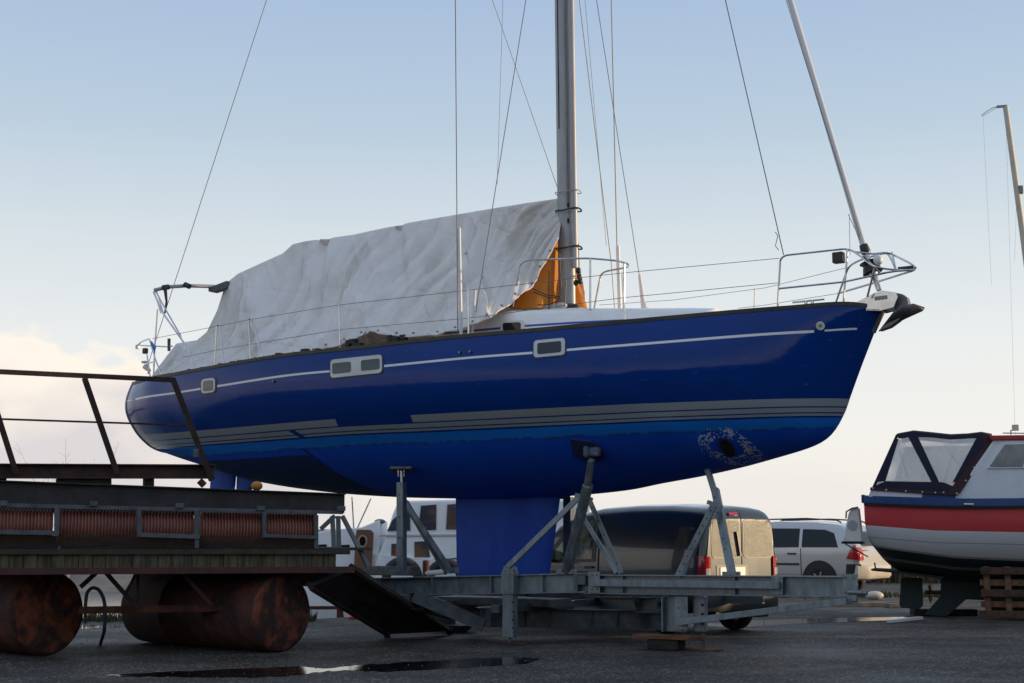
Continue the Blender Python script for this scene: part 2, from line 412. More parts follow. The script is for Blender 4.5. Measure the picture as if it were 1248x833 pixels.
# grass verges (stuff): quay edge on the left, edge of the lot on the right
def blades(name, spots, h, m, label=None):
    mb = MB()
    for (x, y, z) in spots:
        a = random.random() * PI; w = .012 + random.random() * .01; hh = h * (.4 + random.random() * .8)
        dx, dy = math.cos(a) * w, math.sin(a) * w; lx, ly = random.gauss(0, .3) * hh, random.gauss(0, .3) * hh
        mb.add([(x - dx, y - dy, z), (x + dx, y + dy, z), (x + lx, y + ly, z + hh)], [(0, 1, 2)])
    o = mb.build(name, m); setting(o, 'stuff'); return o
sp = [(random.uniform(-12, -3.2), random.gauss(23.5, .18), -.02) for _ in range(3500)]
tag(blades('grass', sp, .2, M['moss']), 'dry grass along the quay edge behind the rusty tanks', 'grass')
sp = [(random.uniform(5, 14), random.gauss(33.5, .6), -.02) for _ in range(3500)]
tag(blades('grass', sp, .13, M['moss']), 'mossy grass strip behind the red and white motorboat', 'grass')
sp = [(random.uniform(4, 26), random.gauss(45, 1), -.02) for _ in range(16000)]
tag(blades('brush', sp, 1.1, M['leaf']), 'dry brown brush beyond the silver car', 'brush')

# ================================================================== SAILING YACHT
O = V((-5.6, 23.2, 0)); u = V((9.87, -6.8, 0)); L = u.length; u.normalize(); n = V((u.y, -u.x, 0))
def W(s, v, z): return O + u * s + n * v + V((0, 0, z))
def onp(px, py, v=0.0):                # pixel ray meets the vertical plane at lateral offset v
    d = ray(px, py); return CAM + d * (((O - CAM).dot(n) + v) / d.dot(n))
def S_(p): return (p - O).dot(u)
def Vv(p): return (p - O).dot(n)
def mir(p): return p - n * (2 * Vv(p))
yacht = thing('sailing_yacht', W(6, 0, 0), 'large dark blue sailing yacht with grey stripes standing on the galvanised cradle', 'sailing yacht')
sheer_px = [(140, 475), (158, 470), (180, 463), (213, 457), (260, 448.5), (340, 435), (415, 427), (496, 418), (558, 411.5), (652, 403.5), (700, 399), (800, 390), (900, 381), (958, 376.5), (1032, 371.5), (1076, 377)]
beam = [(0, .80), (.35, 1.0), (1, 1.28), (2.5, 1.62), (4, 1.82), (6, 1.9), (7.5, 1.8), (9, 1.5), (10, 1.14), (11, .66), (11.6, .32), (12, .06)]
bot_px = [(207, 552), (237, 562), (270, 572), (323, 588), (400, 600), (480, 606), (555, 608), (620, 608.5), (690, 605), (760, 598), (800, 590), (850, 581), (900, 570), (950, 557), (985, 546.5), (1004, 537.5), (1017, 525), (1030, 502), (1035, 488), (1050, 447), (1065, 408), (1076, 379)]
NI, NJ = 120, 44
def sheer_at(s):
    b = smooth(beam, s); z = 3.6
    for _ in range(8):
        x, y = proj(W(s, b, z)); ty = smooth(sheer_px, x); z += (y - ty) * .0105
    return W(s, b, z)
bc = []      # bottom curve sampled by arc parameter
tot = 0; acc = [0]
for a, b in zip(bot_px, bot_px[1:]): tot += math.hypot(b[0]-a[0], b[1]-a[1]); acc.append(tot)
def botc(t):
    d = t * tot; xs = [(acc[i], bot_px[i][0]) for i in range(len(acc))]; ys = [(acc[i], bot_px[i][1]) for i in range(len(acc))]
    return onp(smooth(xs, d), smooth(ys, d), 0)
SL = 11.99
rows = []; a_band = []; a_shr = []; a_s = []
sheer_pts = []
# reference waterline level (top of the grey stripes) in world z as a function of s
def stripe_z(s):
    b = smooth(beam, s); z = 3.0
    for _ in range(8):
        x, y = proj(W(s, b * .98, z)); ty = smooth([(140, 530), (200, 527), (400, 511), (500, 506), (720, 496), (1032, 483.5)], x); z += (y - ty) * .0105
    return z
for i in range(NI + 1):
    f = i / NI; f = f if f < .8 else f
    s = SL * f; P = sheer_at(s)
    # bottom partner: same s amidships, slides up the stem at the bow
    t = f
    C = botc(t)
    k = max(0, (f - .72) / .28); nn = lerp(2.9, 1.25, k ** .8); mm = lerp(1.75, 1.05, k ** .8)
    if f < .3: nn = lerp(3.4, 2.9, f / .3); mm = lerp(2.1, 1.75, f / .3)
    stb = .12 * max(0, 1 - f / .12)
    row = []; sz = stripe_z(s)
    bb = Vv(P)
    for j in range(NJ + 1):
        q = j / NJ; tt = 1 - (1 - q) ** 1.9
        v = bb * max(0, 1 - tt ** nn) ** (1 / mm)
        v *= 1 + .05 * math.sin(PI * min(1, tt * 1.6)) * (1 - k) + stb * math.sin(PI * min(1, tt * 1.15))
        ss = lerp(S_(P), S_(C), tt ** 1.0); z = lerp(P.z, C.z, tt)
        p = W(ss, v, z); row.append(p)
        a_band.append(z - stripe_z(min(11.9, max(0, ss)))); a_shr.append(P.z - z); a_s.append(ss)
    rows.append(row); sheer_pts.append(P)
mb = MB(); half = [list(r) for r in rows]
full = [r + [mir(p) for p in reversed(r[:-1])] for r in rows]
def mirat(a):
    o = []; k = NJ + 1
    for i in range(NI + 1):
        r = a[i * k:(i + 1) * k]; o += r + list(reversed(r[:-1]))
    return o
mb.grid(full)
nf = len(full[0])
mb.add(full[0], [tuple(range(nf))])      # transom
at_band = mirat(a_band); at_shr = mirat(a_shr); at_s = mirat(a_s)
at_band += at_band[:nf]; at_shr += at_shr[:nf]; at_s += at_s[:nf]

def hullmat():
    m = bpy.data.materials.new('blue_hull_paint'); m.use_nodes = True; nt = m.node_tree; b = nt.nodes['Principled BSDF']
    N = nt.nodes; Lk = nt.links
    def attr(k):
        a = N.new('ShaderNodeAttribute'); a.attribute_name = k; return a.outputs['Fac']
    def mth(op, a, b_=None, c=None, clamp=False):
        x = N.new('ShaderNodeMath'); x.operation = op; x.use_clamp = clamp
        for i, q in enumerate((a, b_, c)):
            if q is None: continue
            if isinstance(q, (int, float)): x.inputs[i].default_value = q
            else: Lk.new(q, x.inputs[i])
        return x.outputs[0]
    def between(v, lo, hi): return mth('MULTIPLY', mth('GREATER_THAN', v, lo), mth('LESS_THAN', v, hi))
    def mix(f, c0, c1):
        x = N.new('ShaderNodeMix'); x.data_type = 'RGBA'; Lk.new(f, x.inputs[0])
        for i, q in ((6, c0), (7, c1)):
            if isinstance(q, tuple): x.inputs[i].default_value = (*q, 1)
            else: Lk.new(q, x.inputs[i])
        return x.outputs[2]
    tc = N.new('ShaderNodeTexCoord')
    def noi(s, d=5, st=None):
        x = N.new('ShaderNodeTexNoise'); x.inputs['Scale'].default_value = s; x.inputs['Detail'].default_value = d
        if st:
            mp = N.new('ShaderNodeMapping'); mp.inputs['Scale'].default_value = st; Lk.new(tc.outputs['Object'], mp.inputs[0]); Lk.new(mp.outputs[0], x.inputs['Vector'])
        else: Lk.new(tc.outputs['Object'], x.inputs['Vector'])
        return x.outputs[0]
    bd, sh, s = attr('band'), attr('shr'), attr('sta')
    wob = mth('MULTIPLY', mth('SUBTRACT', noi(2.5), .5), .05)
    navy = mix(noi(1.2), (.001, .027, .165), (.002, .038, .215))
    grey = (.26, .285, .30); bright = mix(noi(4), (.004, .14, .55), (.010, .18, .62))
    # grey stripes
    g1 = between(bd, -.088, 0); gap = between(s, MARK['ga'], MARK['gb'])
    g1 = mth('MULTIPLY', g1, mth('SUBTRACT', 1, gap)); 
    g2 = between(bd, -.155, -.103); g3 = between(bd, -.195, -.168)
    sl_ = mth('ADD', s, mth('MULTIPLY', bd, 1.6)); hg = mth('SUBTRACT', 1, between(sl_, MARK['h0'] - .25, MARK['h1'] - .22)); g2 = mth('MULTIPLY', g2, hg); g3 = mth('MULTIPLY', g3, hg)
    g = mth('ADD', mth('ADD', g1, g2), g3, clamp=True)
    g = mth('MULTIPLY', g, mth('GREATER_THAN', s, .12)); 
    c = mix(g, navy, grey)
    # cove stripe
    cs = mth('MULTIPLY', between(sh, .263, .292), mth('MULTIPLY', mth('GREATER_THAN', s, MARK['c0']), mth('LESS_THAN', s, MARK['c1'])))
    cs2 = mth('MULTIPLY', between(sh, .265, .285), between(s, MARK['e0'], MARK['e1']))
    cs3 = mth('MULTIPLY', between(sh, .268, .282), between(s, MARK['t0'], MARK['t1']))
    cs = mth('ADD', mth('ADD', cs, cs2), cs3, clamp=True)
    c = mix(cs, c, (.7, .71, .7))
    # bright boot band then antifouling
    bl = mth('LESS_THAN', mth('ADD', bd, mth('MULTIPLY', wob, .3)), -.215)
    c = mix(bl, c, bright)
    af = mth('LESS_THAN', mth('ADD', bd, wob), -.335)
    afc = mix(noi(1.6, 8), (.003, .065, .50), (.006, .09, .60))
    afc = mix(mth('MULTIPLY', mth('SUBTRACT', noi(3, 8, (1, 1, .4)), .5), 1.2), afc, (.03, .14, .50))
    stk = between(mth('ADD', s, mth('MULTIPLY', bd, .9)), MARK['h0'] - .33, MARK['h0'] - .25)
    afc = mix(mth('MULTIPLY', mth('MULTIPLY', stk, mth('GREATER_THAN', bd, -.62)), .7), afc, (.004, .012, .06))
    c = mix(af, c, afc)
    scum = between(mth('ADD', bd, mth('MULTIPLY', wob, 1.3)), -.352, -.322)
    c = mix(mth('MULTIPLY', scum, mth('MULTIPLY', mth('GREATER_THAN', noi(7, 6), .47), .6)), c, (.02, .05, .11))
    scf = mth('MULTIPLY', mth('GREATER_THAN', noi(6, 9, (1, 1, 7)), .69), mth('LESS_THAN', sh, .9))
    c = mix(mth('MULTIPLY', scf, .25), c, (.12, .16, .3))
    # darker patch low on the hull near the stern
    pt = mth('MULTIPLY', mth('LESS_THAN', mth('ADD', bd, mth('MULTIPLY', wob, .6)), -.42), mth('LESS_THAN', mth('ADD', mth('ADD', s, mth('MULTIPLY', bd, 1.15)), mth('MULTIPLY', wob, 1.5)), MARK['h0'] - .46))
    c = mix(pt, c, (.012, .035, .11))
    # white speckle round the bow thruster
    ps = attr('thr')
    vo = N.new('ShaderNodeTexVoronoi'); vo.inputs['Scale'].default_value = 34; Lk.new(tc.outputs['Object'], vo.inputs['Vector'])
    spk = mth('MULTIPLY', mth('LESS_THAN', vo.outputs['Distance'], mth('MULTIPLY', mth('SUBTRACT', noi(8, 7), .16), 1.25)), between(mth('ADD', ps, mth('MULTIPLY', mth('SUBTRACT', noi(4), .5), .12)), .14, .275))
    c = mix(spk, c, mix(noi(30), (.25, .3, .38), (.7, .74, .78)))
    Lk.new(c, b.inputs['Base Color'])
    ro = mth('ADD', mth('ADD', .04, mth('MULTIPLY', noi(2.2, 6), .12)), mth('MULTIPLY', bl, .55)); ro = mth('ADD', ro, mth('MULTIPLY', g, .12))
    Lk.new(ro, b.inputs['Roughness'])
    Lk.new(mth('ADD', .22, mth('MULTIPLY', bl, -.02)), b.inputs['Specular IOR Level'])
    Lk.new(mth('MULTIPLY', mth('SUBTRACT', 1, bl), .05), b.inputs['Coat Weight']); b.inputs['Coat Roughness'].default_value = .03
    bp = N.new('ShaderNodeBump'); bp.inputs['Strength'].default_value = .12; bp.inputs['Distance'].default_value = .02
    hgt = mth('ADD', mth('MULTIPLY', noi(1.6, 3, (1, 1, 1.8)), 2.6), mth('MULTIPLY', mth('MULTIPLY', noi(25, 4), .25), bl)); Lk.new(hgt, bp.inputs['Height']); Lk.new(bp.outputs[0], b.inputs['Normal'])
    return m
def spx(px, dv=0):       # station of the near sheer point under an image column
    return S_(min(sheer_pts, key=lambda P: abs(proj(P)[0] - px)))
MARK = dict(g0=spx(190), ga=spx(406), gb=spx(497), c0=spx(170), c1=spx(990), e0=spx(1006), e1=spx(1036), t0=spx(160), t1=spx(166), h0=spx(345), h1=spx(351))

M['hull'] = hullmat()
tmp = BVHTree.FromPolygons([V(v) for v in mb.v], mb.f)
thc = tmp.ray_cast(CAM, ray(887, 545).normalized())[0]
at_thr = []
for v in mb.v:
    d = v - thc; at_thr.append(math.sqrt((d.dot(u)) ** 2 * .95 + (d.z) ** 2 * 1.6 + max(0, -Vv(v)) * 9))
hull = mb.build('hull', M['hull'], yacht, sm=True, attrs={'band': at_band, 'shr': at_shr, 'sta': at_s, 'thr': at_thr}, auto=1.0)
HB = bvh_of(hull)
def onhull(px, py, off=0.0):
    h = HB.ray_cast(CAM, ray(px, py).normalized()); nn_ = h[1]
    if nn_.dot(ray(px, py)) > 0: nn_ = -nn_
    return h[0] + nn_ * off
# thruster tunnel: dark oval recess ring + hole
o = patch(HB, ell(887, 546, 6.5, 12.5, 20, math.radians(-38)), camray, .003, .004, 4).build('thruster_tunnel', M['hole'], yacht)
patch(HB, ell(885.5, 545, 8, 14, 22, math.radians(-38)), camray, .002, .012, 4, inner=ell(887, 546, 6.5, 12.3, 22, math.radians(-38))).build('rim', mat('thruster_rim', (.02, .025, .12), .6), o)
# hull windows
def hwin(cx, cy, hw, hh, slope, panes, fr=4.0, name='window'):
    f = patch(HB, rrect(cx, cy, hw, hh, 4, slope), camray, -.005, .022, 4).build(name, M['frame'], yacht)
    patch(HB, rrect(cx, cy, hw + 1.6, hh + 1.6, 5, slope), camray, -.004, .010, 4).build('gasket', mat('dark_blue_rim', (.006, .01, .07), .4), f)
    for (dx, w, h) in panes:
        patch(HB, rrect(cx + dx, cy + dx * slope, w, h, 2.2, slope), camray, .018, .004, 3).build('pane', M['winglass'], f)
M['winglass'] = mat('grey_green_pane', (.045, .055, .05), .12, spec=.7)
hwin(254.7, 470.5, 8.3, 8.7, -.12, [(0, 5.8, 6.2)])
hwin(435, 447, 31.3, 11, -.105, [(-17.6, 11.2, 6.4), (17.4, 11.2, 6.4)])
M['winglass'] = mat('black_pane', (.008, .009, .012), .1, spec=.6)
hwin(670, 424.7, 19, 10.3, -.095, [(0, 14.4, 6.6)])
for px, py in ((561, 430), (574, 428.6), (334, 465), (705, 0)):
    if py: p = onhull(px, py); MB().tube([p - n * .02, p + n * .03], .016, 10).build('skin_fitting', M['bolt'], yacht, sm=True)
p = onhull(999.5, 397.5); dd = (onhull(999.5, 397.5, .012) - p)
o = MB().tube([p - dd * .5, p + dd], .052, 24).build('bow_emblem', M['frame'], yacht, sm=True)
MB().tube([p, p + dd * 1.3], .02, 16).build('emblem_centre', M['bolt'], o, sm=True)

# deck, toe rail, rub strip
def strip(off_out, z0, z1, w, mname, name, i0=0, i1=NI, parent=yacht, far=True):
    mb = MB()
    for sgn in ((1, -1) if far else (1,)):
        rws = []
        for i in range(i0, i1 + 1):
            P = sheer_pts[i]; v = max(.02, Vv(P) + off_out); s = S_(P)
            q = [W(s, sgn * v, P.z + z0), W(s, sgn * v, P.z + z1), W(s, sgn * max(0, v - w), P.z + z1), W(s, sgn * max(0, v - w), P.z + z0)]
            rws.append(q)
        mb.grid(rws, closed=True); mb.add(rws[0], [(0, 1, 2, 3)]); mb.add(rws[-1], [(0, 1, 2, 3)])
    return mb.build(name, M[mname], parent, sm=True)
M['toerail'] = mat('dark_toe_rail', (.03, .03, .025), .5, .2, c2=(.07, .055, .035), vscale=3, thr=(.3, .62))
strip(.012, -.012, .035, .05, 'toerail', 'toe_rail')
mb = MB(); rws = []
for i in range(NI + 1):
    P = sheer_pts[i]; v = Vv(P); rws.append([W(S_(P), v * k, P.z - .02 + .05 * (1 - k * k)) for k in (1, .6, 0, -.6, -1)])
mb.grid(rws); mb.build('deck', M['gel'], yacht, sm=True)
# transom edge trim
mb = MB(); mb.tube([p + (p - W(S_(p), 0, p.z)).normalized() * .004 if abs(Vv(p)) > .05 else p for p in rows[0]], .014, 6); mb.tube([mir(p) for p in rows[0]], .014, 6)
mb.build('transom_trim', M['frame'], yacht, sm=True)
# keel and rudder
def foil(poly_top, poly_bot, thick, mname, name, par=yacht, n_=14):
    """poly_*: (s_lead, s_trail, z)"""
    mb = MB(); rws = []
    for k in range(7):
        t = k / 6; a = lerp(poly_top[0], poly_bot[0], t); b = lerp(poly_top[1], poly_bot[1], t); z = lerp(poly_top[2], poly_bot[2], t); th = thick * lerp(1, .85, t)
        r = []
        for i in range(n_ * 2):
            ang = 2 * PI * i / (n_ * 2); x = (1 - math.cos(ang)) / 2
            y = math.copysign(1, math.sin(ang)) * .5 * th * 2.6 * (math.sqrt(max(0, x)) * .45 - .20 * x - .25 * x * x) * 2 if abs(math.sin(ang)) > 1e-6 else 0
            r.append(W(a + (b - a) * x, y, z))
        rws.append(r)
    mb.grid(rws, closed=True); mb.add(rws[-1], [tuple(range(n_ * 2))]); mb.add(rws[0], [tuple(range(n_ * 2))])
    return mb.build(name, M[mname], par, sm=True)
M['antifoul'] = mat('blue_antifouling', (.004, .045, .36), .7, c2=(.010, .08, .44), vscale=2.2, bump=.3, bscale=25, stretch=(1, 1, .35), detail=8)
sl = S_(onp(683, 612)); st_ = S_(onp(555, 612)); slb = S_(onp(667, 700)); stb = S_(onp(557, 700))
foil((sl + .03, st_, 2.05), (slb, stb, .62), .24, 'antifoul', 'keel')
sr0, sr1 = S_(onp(287, 590)), S_(onp(254, 590))
foil((sr0 + .02, sr1 + .05, 2.5), (sr0 - .1, sr1, 1.05), .14, 'antifoul', 'rudder')
p = W(S_(onp(300, 590)), 0, 2.05)
# skeg-like ridge ahead of the rudder
foil((S_(onp(345, 590)), sr0 + .02, 2.5), (S_(onp(300, 590)), sr0 + .02, 2.0), .12, 'antifoul', 'skeg')

# coachroof
zc = lambda s: sheer_at(min(max(s, 0), 11.9)).z
top_cr = [(560, 391), (600, 383.5), (623, 380), (718, 377), (760, 377.5), (790, 378), (840, 378.5), (886, 380.5)]
mb = MB(); rws = []
s0, s1 = S_(onp(528, 400, 1.1)), 10.1
for i in range(61):
    s = lerp(s0, s1, i / 60); b = smooth(beam, s)
    hw = min(1.12, b - .42) if s < 8 else lerp(min(1.12, smooth(beam, 8) - .42), .28, ((s - 8) / 2.1) ** 1.3)
    z = 4.2
    for _ in range(6):
        x, y = proj(W(s, hw * .8, z)); z += (y - pl(top_cr, x)) * .0105
    z = max(z, zc(s) + .06) if s > 9.6 else z
    zb = zc(s) - .02
    if i == 60: z = zb + .03
    if i == 59: z = (z + zb) / 2 + .02
    rws.append([W(s, hw, zb), W(s, hw * .965, lerp(zb, z, .45)), W(s, hw * .93, lerp(zb, z, .82)), W(s, hw * .86, z), W(s, hw * .5, z + .05), W(s, 0, z + .07), W(s, -hw * .5, z + .05), W(s, -hw * .86, z), W(s, -hw * .93, lerp(zb, z, .82)), W(s, -hw, zb)])
mb.grid(rws); mb.add(rws[0], [tuple(range(10))])
coach = mb.build('coachroof', M['gel'], yacht, sm=True)
CB = bvh_of(coach)
def oncoach(px, py, off=0): 
    h = CB.ray_cast(CAM, ray(px, py).normalized()); return (h[0] + n * off) if h[0] else onp(px, py, 1.05)
patch(CB, [(540, 405.5), (612, 399), (612, 401.3), (540, 408)], camray, .002, .004, 4).build('blue_stripe', M['blueline'], coach)
patch(CB, [(640, 396.4), (700, 392.5), (784, 388.5), (784, 390.6), (700, 394.8), (640, 398.6)], camray, .002, .004, 4).build('blue_stripe', M['blueline'], coach)
f_ = patch(CB, rrect(625, 398.5, 14.5, 7.5, 4, -.05), camray, -.003, .014, 3).build('portlight', M['whitetube'], coach)
patch(CB, rrect(624.5, 398.7, 10.8, 4.7, 2.2, -.05), camray, .012, .006, 3).build('pane', M['winglass'], f_)

# mast step and mast
ms = S_(onp(694, 378))
rake = -.010
zt = 21.6
mz0 = onp(694, 378).z
def mastp(z, ds=0, v=0): return W(ms + rake * (z - mz0) + ds, v, z)
def mprof(mb, z0, z1, a, b, ds=0, v=0, nn_=20, mi=0):
    rws = []
    for z in (z0, lerp(z0, z1, .33), lerp(z0, z1, .66), z1):
        rws.append([mastp(z, ds + a * math.cos(t), v + b * math.sin(t)) for t in [2 * PI * i / nn_ for i in range(nn_)]])
    mb.grid(rws, closed=True); mb.add(rws[0], [tuple(range(nn_))]); mb.add(rws[-1], [tuple(range(nn_))]); return mb
mast = mprof(MB(), mz0 - .02, zt, .125, .085, -.035).build('mast', M['alu'], yacht, sm=True)
mprof(MB(), mz0 - .03, mz0 + .07, .15, .11, -.035).build('mast_collar', M['rubber'], mast, sm=True)
mprof(MB(), mz0 + 2.5, zt - 1, .006, .008, -.075, .085).build('groove', M['blackp'], mast, sm=True)
mprof(MB(), mz0 + 1.4, zt - 1, .016, .012, .045, .078).build('sail_track', M['bolt'], mast, sm=True)
mprof(MB(), mz0 + .55, zt - 2, .045, .045, .135, .06).build('spinnaker_pole', M['alu'], mast, sm=True)
for py, dz in ((258, .0), (304, .05), (236, 0)):
    z = onp(692, py).z
    pts = [mastp(z + .012 * math.sin(3 * t), .02 + .19 * math.cos(t), .02 + .13 * math.sin(t)) for t in [2 * PI * i / 24 for i in range(25)]]
    MB().tube(pts, .011 if py != 236 else .006, 6).build('lashing', M['blackp'] if py != 236 else M['ropew'], mast, sm=True)
for py in (250, 269):
    p = onp(692.5, py, .085); MB().obox(p, u * .012, n * .006, V((0, 0, .03))).build('halyard_exit', M['hole'], mast)
for k, (px, py) in enumerate(((705, 330), (706, 338), (702, 345), (707, 343))):
    p = onp(px, py, .12); MB().sphere(p, .035, 6, (1, 1, 1.3)).build('block', M['blackp'], mast, sm=True)
# spreaders above the frame
spr = []
for z in (10.4, 15.4):
    for sg in (1, -1):
        MB().tube([mastp(z, 0, 0), mastp(z + .1, -.25, sg * 1.1)], .03, 8).build('spreader', M['alu'], mast, sm=True)
# wires: lower end at a point, seen along an image line, upper end on a line in space parallel to the mast
def wire(lo, toppx, line_v, line_ds=0, r=.005, mname='wire', name='stay', par=None, low_r=None):
    r1 = (lo - CAM); r2 = ray(*toppx); pn = r1.cross(r2)
    a = mastp(0, line_ds, line_v); b = mastp(20, line_ds, line_v)
    da = pn.dot(a - CAM); db = pn.dot(b - CAM)
    t = da / (da - db) if abs(da - db) > 1e-9 else .8
    hi = a + (b - a) * t
    if not (9.6 < hi.z < 21.6):
        # direct continuation along a plane of constant lateral offset
        hi = onp(toppx[0], toppx[1], Vv(lo)); hi = lo + (hi - lo) * 1.8
    return MB().tube([lo, hi], r, 6).build(name, M[mname], par or mast, sm=True)
edgep = lambda px, py: (lambda s_: None)
def nearedge(px):      # point on the near sheer under image column px
    best = min(sheer_pts, key=lambda P: abs(proj(P)[0] - px)); return best
def nv(px): return Vv(nearedge(px)) - .07
def faredge(px):
    best = min(sheer_pts, key=lambda P: abs(proj(mir(P))[0] - px)); return mir(best)
wr = dict(r=.006)
P1 = onp(558, 411, nv(558)); wire(P1, (555, 0), 1.1, -.25, .0065, name='shroud')
P2 = onp(578, 392, nv(578) - .25); wire(P2, (641, 0), .06, -.05, .0055, name='shroud')
p = onp(559.5, 278, nv(558)); q = onp(562, 409, nv(558)); MB().tube([p, q], .022, 10).build('shroud_cover', M['whitetube'], mast, sm=True)
p = onp(579, 354, nv(578) - .2); q = onp(575, 407, nv(578) - .2); MB().tube([p, q], .02, 8).build('shroud_cover', M['whitetube'], mast, sm=True)
wire(onp(606, 225, .1), (613, 0), 0, -.2, .003, name='halyard')
p = onp(679, 228, 0); wire(p, (600, 0), .1, -3.0, .0045, 'ropew', name='topping_lift')
for lo, tp, v_, ds, r_, mt in (((745, 322, -.6), (706, 0), -.3, .1, .006, 'ropew'), ((739, 300, -.5), (713, 0), -.3, .1, .003, 'wire'),
                              ((752, 305, -1.5), (745, 0), -1.1, -.25, .008, 'ropew'), ((779, 335, -1.3), (727, 0), -.1, 0, .005, 'wire')):
    wire(onp(lo[0], lo[1], lo[2]), tp, v_, ds, r_, mt, 'halyard' if mt == 'ropew' else 'shroud')
MB().tube([onp(745, 322, -.6), onp(749, 377, -.6)], .005, 6).build('halyard', M['ropew'], mast, sm=True)
MB().tube([onp(753, 300, -1.45), onp(755.5, 378, -1.45)], .03, 10).build('shroud_cover', M['whitetube'], mast, sm=True)
MB().tube([onp(779.5, 335, -1.3), onp(781.5, 350, -1.3), onp(783.5, 366, -1.3), onp(786, 377, -1.3)], [.022, .03, .035, .055], 10).build('shroud_cover', M['whitetube'], mast, sm=True)
# backstay
bs = onp(178, 452, .1); wire(bs, (325, 0), 0, -.1, .006, name='backstay')
# forward staysail wire to the pulpit
fs = onp(955, 311, nv(955)); wire(fs, (884, 0), .1, .05, .006, name='inner_forestay')
MB().tube([onp(945, 283, nv(955)), onp(948, 288, nv(955)), onp(945, 300, nv(955)), onp(949, 305, nv(955))], .005, 5).build('shackle_cord', M['wire'], mast, sm=True)
# furler
fb = onp(1071, 353, 0)
furl = thing  # placeholder
f1 = onp(1052.5, 300, 0); 
r1 = (f1 - CAM); pn = r1.cross(ray(963, 0)); a = mastp(0, .1, 0); b = mastp(25, .1, 0); t = pn.dot(a - CAM) / (pn.dot(a - CAM) - pn.dot(b - CAM)); hi = a + (b - a) * t
if not 10 < hi.z < 27: hi = mastp(20, .1, 0)

furler = MB().tube([f1, hi], .038, 14).build('furling_stay', mat('foil_grey', (.62, .62, .63), .45, .1), yacht, sm=True)
MB().tube([lerp(f1, fb, -.02), lerp(f1, fb, .14), lerp(f1, fb, .2)], [.05, .06, .045], 14).build('halyard_swivel', M['blackp'], furler, sm=True)
ax = (fb - f1)
MB().tube([f1 + ax * .36, f1 + ax * .38, f1 + ax * .44, f1 + ax * .50, f1 + ax * .62, f1 + ax * .64], [.09, .12, .085, .10, .12, .08], 20).build('furling_drum', M['blackp'], furler, sm=True)
MB().tube([f1 + ax * .15, f1 + ax * .4], .03, 10).build('torque_tube', M['steel'], furler, sm=True)
MB().tube([f1 + ax * .64, f1 + ax * .78, f1 + ax * 1.02], [.055, .035, .03], 10).build('turnbuckle', M['steel'], furler, sm=True)
wire(onp(1048, 288, .05), (958, 0), 0, .12, .004, name='halyard')
MB().tube([onp(1035, 260, .1), onp(1036, 311, .1)], .003, 5).build('halyard', M['wire'], mast, sm=True)
MB().tube([onp(1034, 262, .1), onp(1048, 292, .05)], .004, 5).build('halyard', M['wire'], mast, sm=True)

# pulpit
def tb(pts, r=.0125): return MB().tube(pts, r, 8)
def bend(ptsv, k=5):    # rounds the corners of a polyline
    ptsv = [V(p) for p in ptsv]; o = [ptsv[0]]
    for a, b, c in zip(ptsv, ptsv[1:], ptsv[2:]):
        ra = min(.09, (a - b).length * .45, (c - b).length * .45)
        p0 = b + (a - b).normalized() * ra; p1 = b + (c - b).normalized() * ra
        for i in range(k + 1):
            t = i / k; o.append(p0 * (1 - t) ** 2 + b * 2 * t * (1 - t) + p1 * t * t)
    o.append(ptsv[-1]); return o
va = nv(950); vb = nv(1030)
pul = tb(bend([onp(947.5, 376, va), onp(951, 316, va), onp(957, 311.5, va), onp(1030, 303.5, vb), onp(1040, 306, vb * .9), onp(1066, 326, .3), onp(1087, 329, .2), onp(1113, 330, .05)])).build('pulpit', M['steel'], yacht, sm=True)
tb(bend([onp(949, 352, va), onp(1028, 344, vb), onp(1087, 331, .22), onp(1115, 329, .03)])).build('rail', M['steel'], pul, sm=True)
tb([onp(1033, 304, vb), onp(1027.6, 371, vb)]).build('upright', M['steel'], pul, sm=True)
tb(bend([onp(1040, 307, vb * .9), onp(1064, 310, .1), onp(1082, 307.5, -.1), onp(1111, 322, -.08), onp(1116, 327, 0)])).build('rail', M['steel'], pul, sm=True)
tb(bend([onp(1018, 371, -.5), onp(1034, 325, -.45), onp(1046, 318, -.4), onp(1068, 311, -.35), onp(1082, 308, -.3), onp(1092, 329, -.2)])).build('rail', M['steel'], pul, sm=True)
tb([onp(1021, 358, -.5), onp(1062, 346, -.35), onp(1113, 330, -.05)]).build('rail', M['steel'], pul, sm=True)
tb([onp(1066, 327, .28), onp(1057, 362, .2)]).build('upright', M['steel'], pul, sm=True)
tb([onp(1052, 312, .35), onp(1072, 333, .1)]).build('strut', M['steel'], pul, sm=True)
tb([onp(1087, 308, -.1), onp(1092, 330, .1)]).build('strut', M['steel'], pul, sm=True)
MB().prism([onp(1097, 327, -.02), onp(1116, 325, -.02), onp(1116, 329, -.02), onp(1097, 330, -.02)], n * .08).build('step', M['blackp'], pul)
MB().obox(onp(1022, 314.5, vb * .9), u * .065, n * .05, V((0, 0, .065))).build('deck_light', M['blackp'], pul, bev=.012)
MB().sphere(onp(1070, 317, .1), .055, 8, (1, 1, 1.2)).build('navigation_light', M['whitetube'], pul, sm=True)
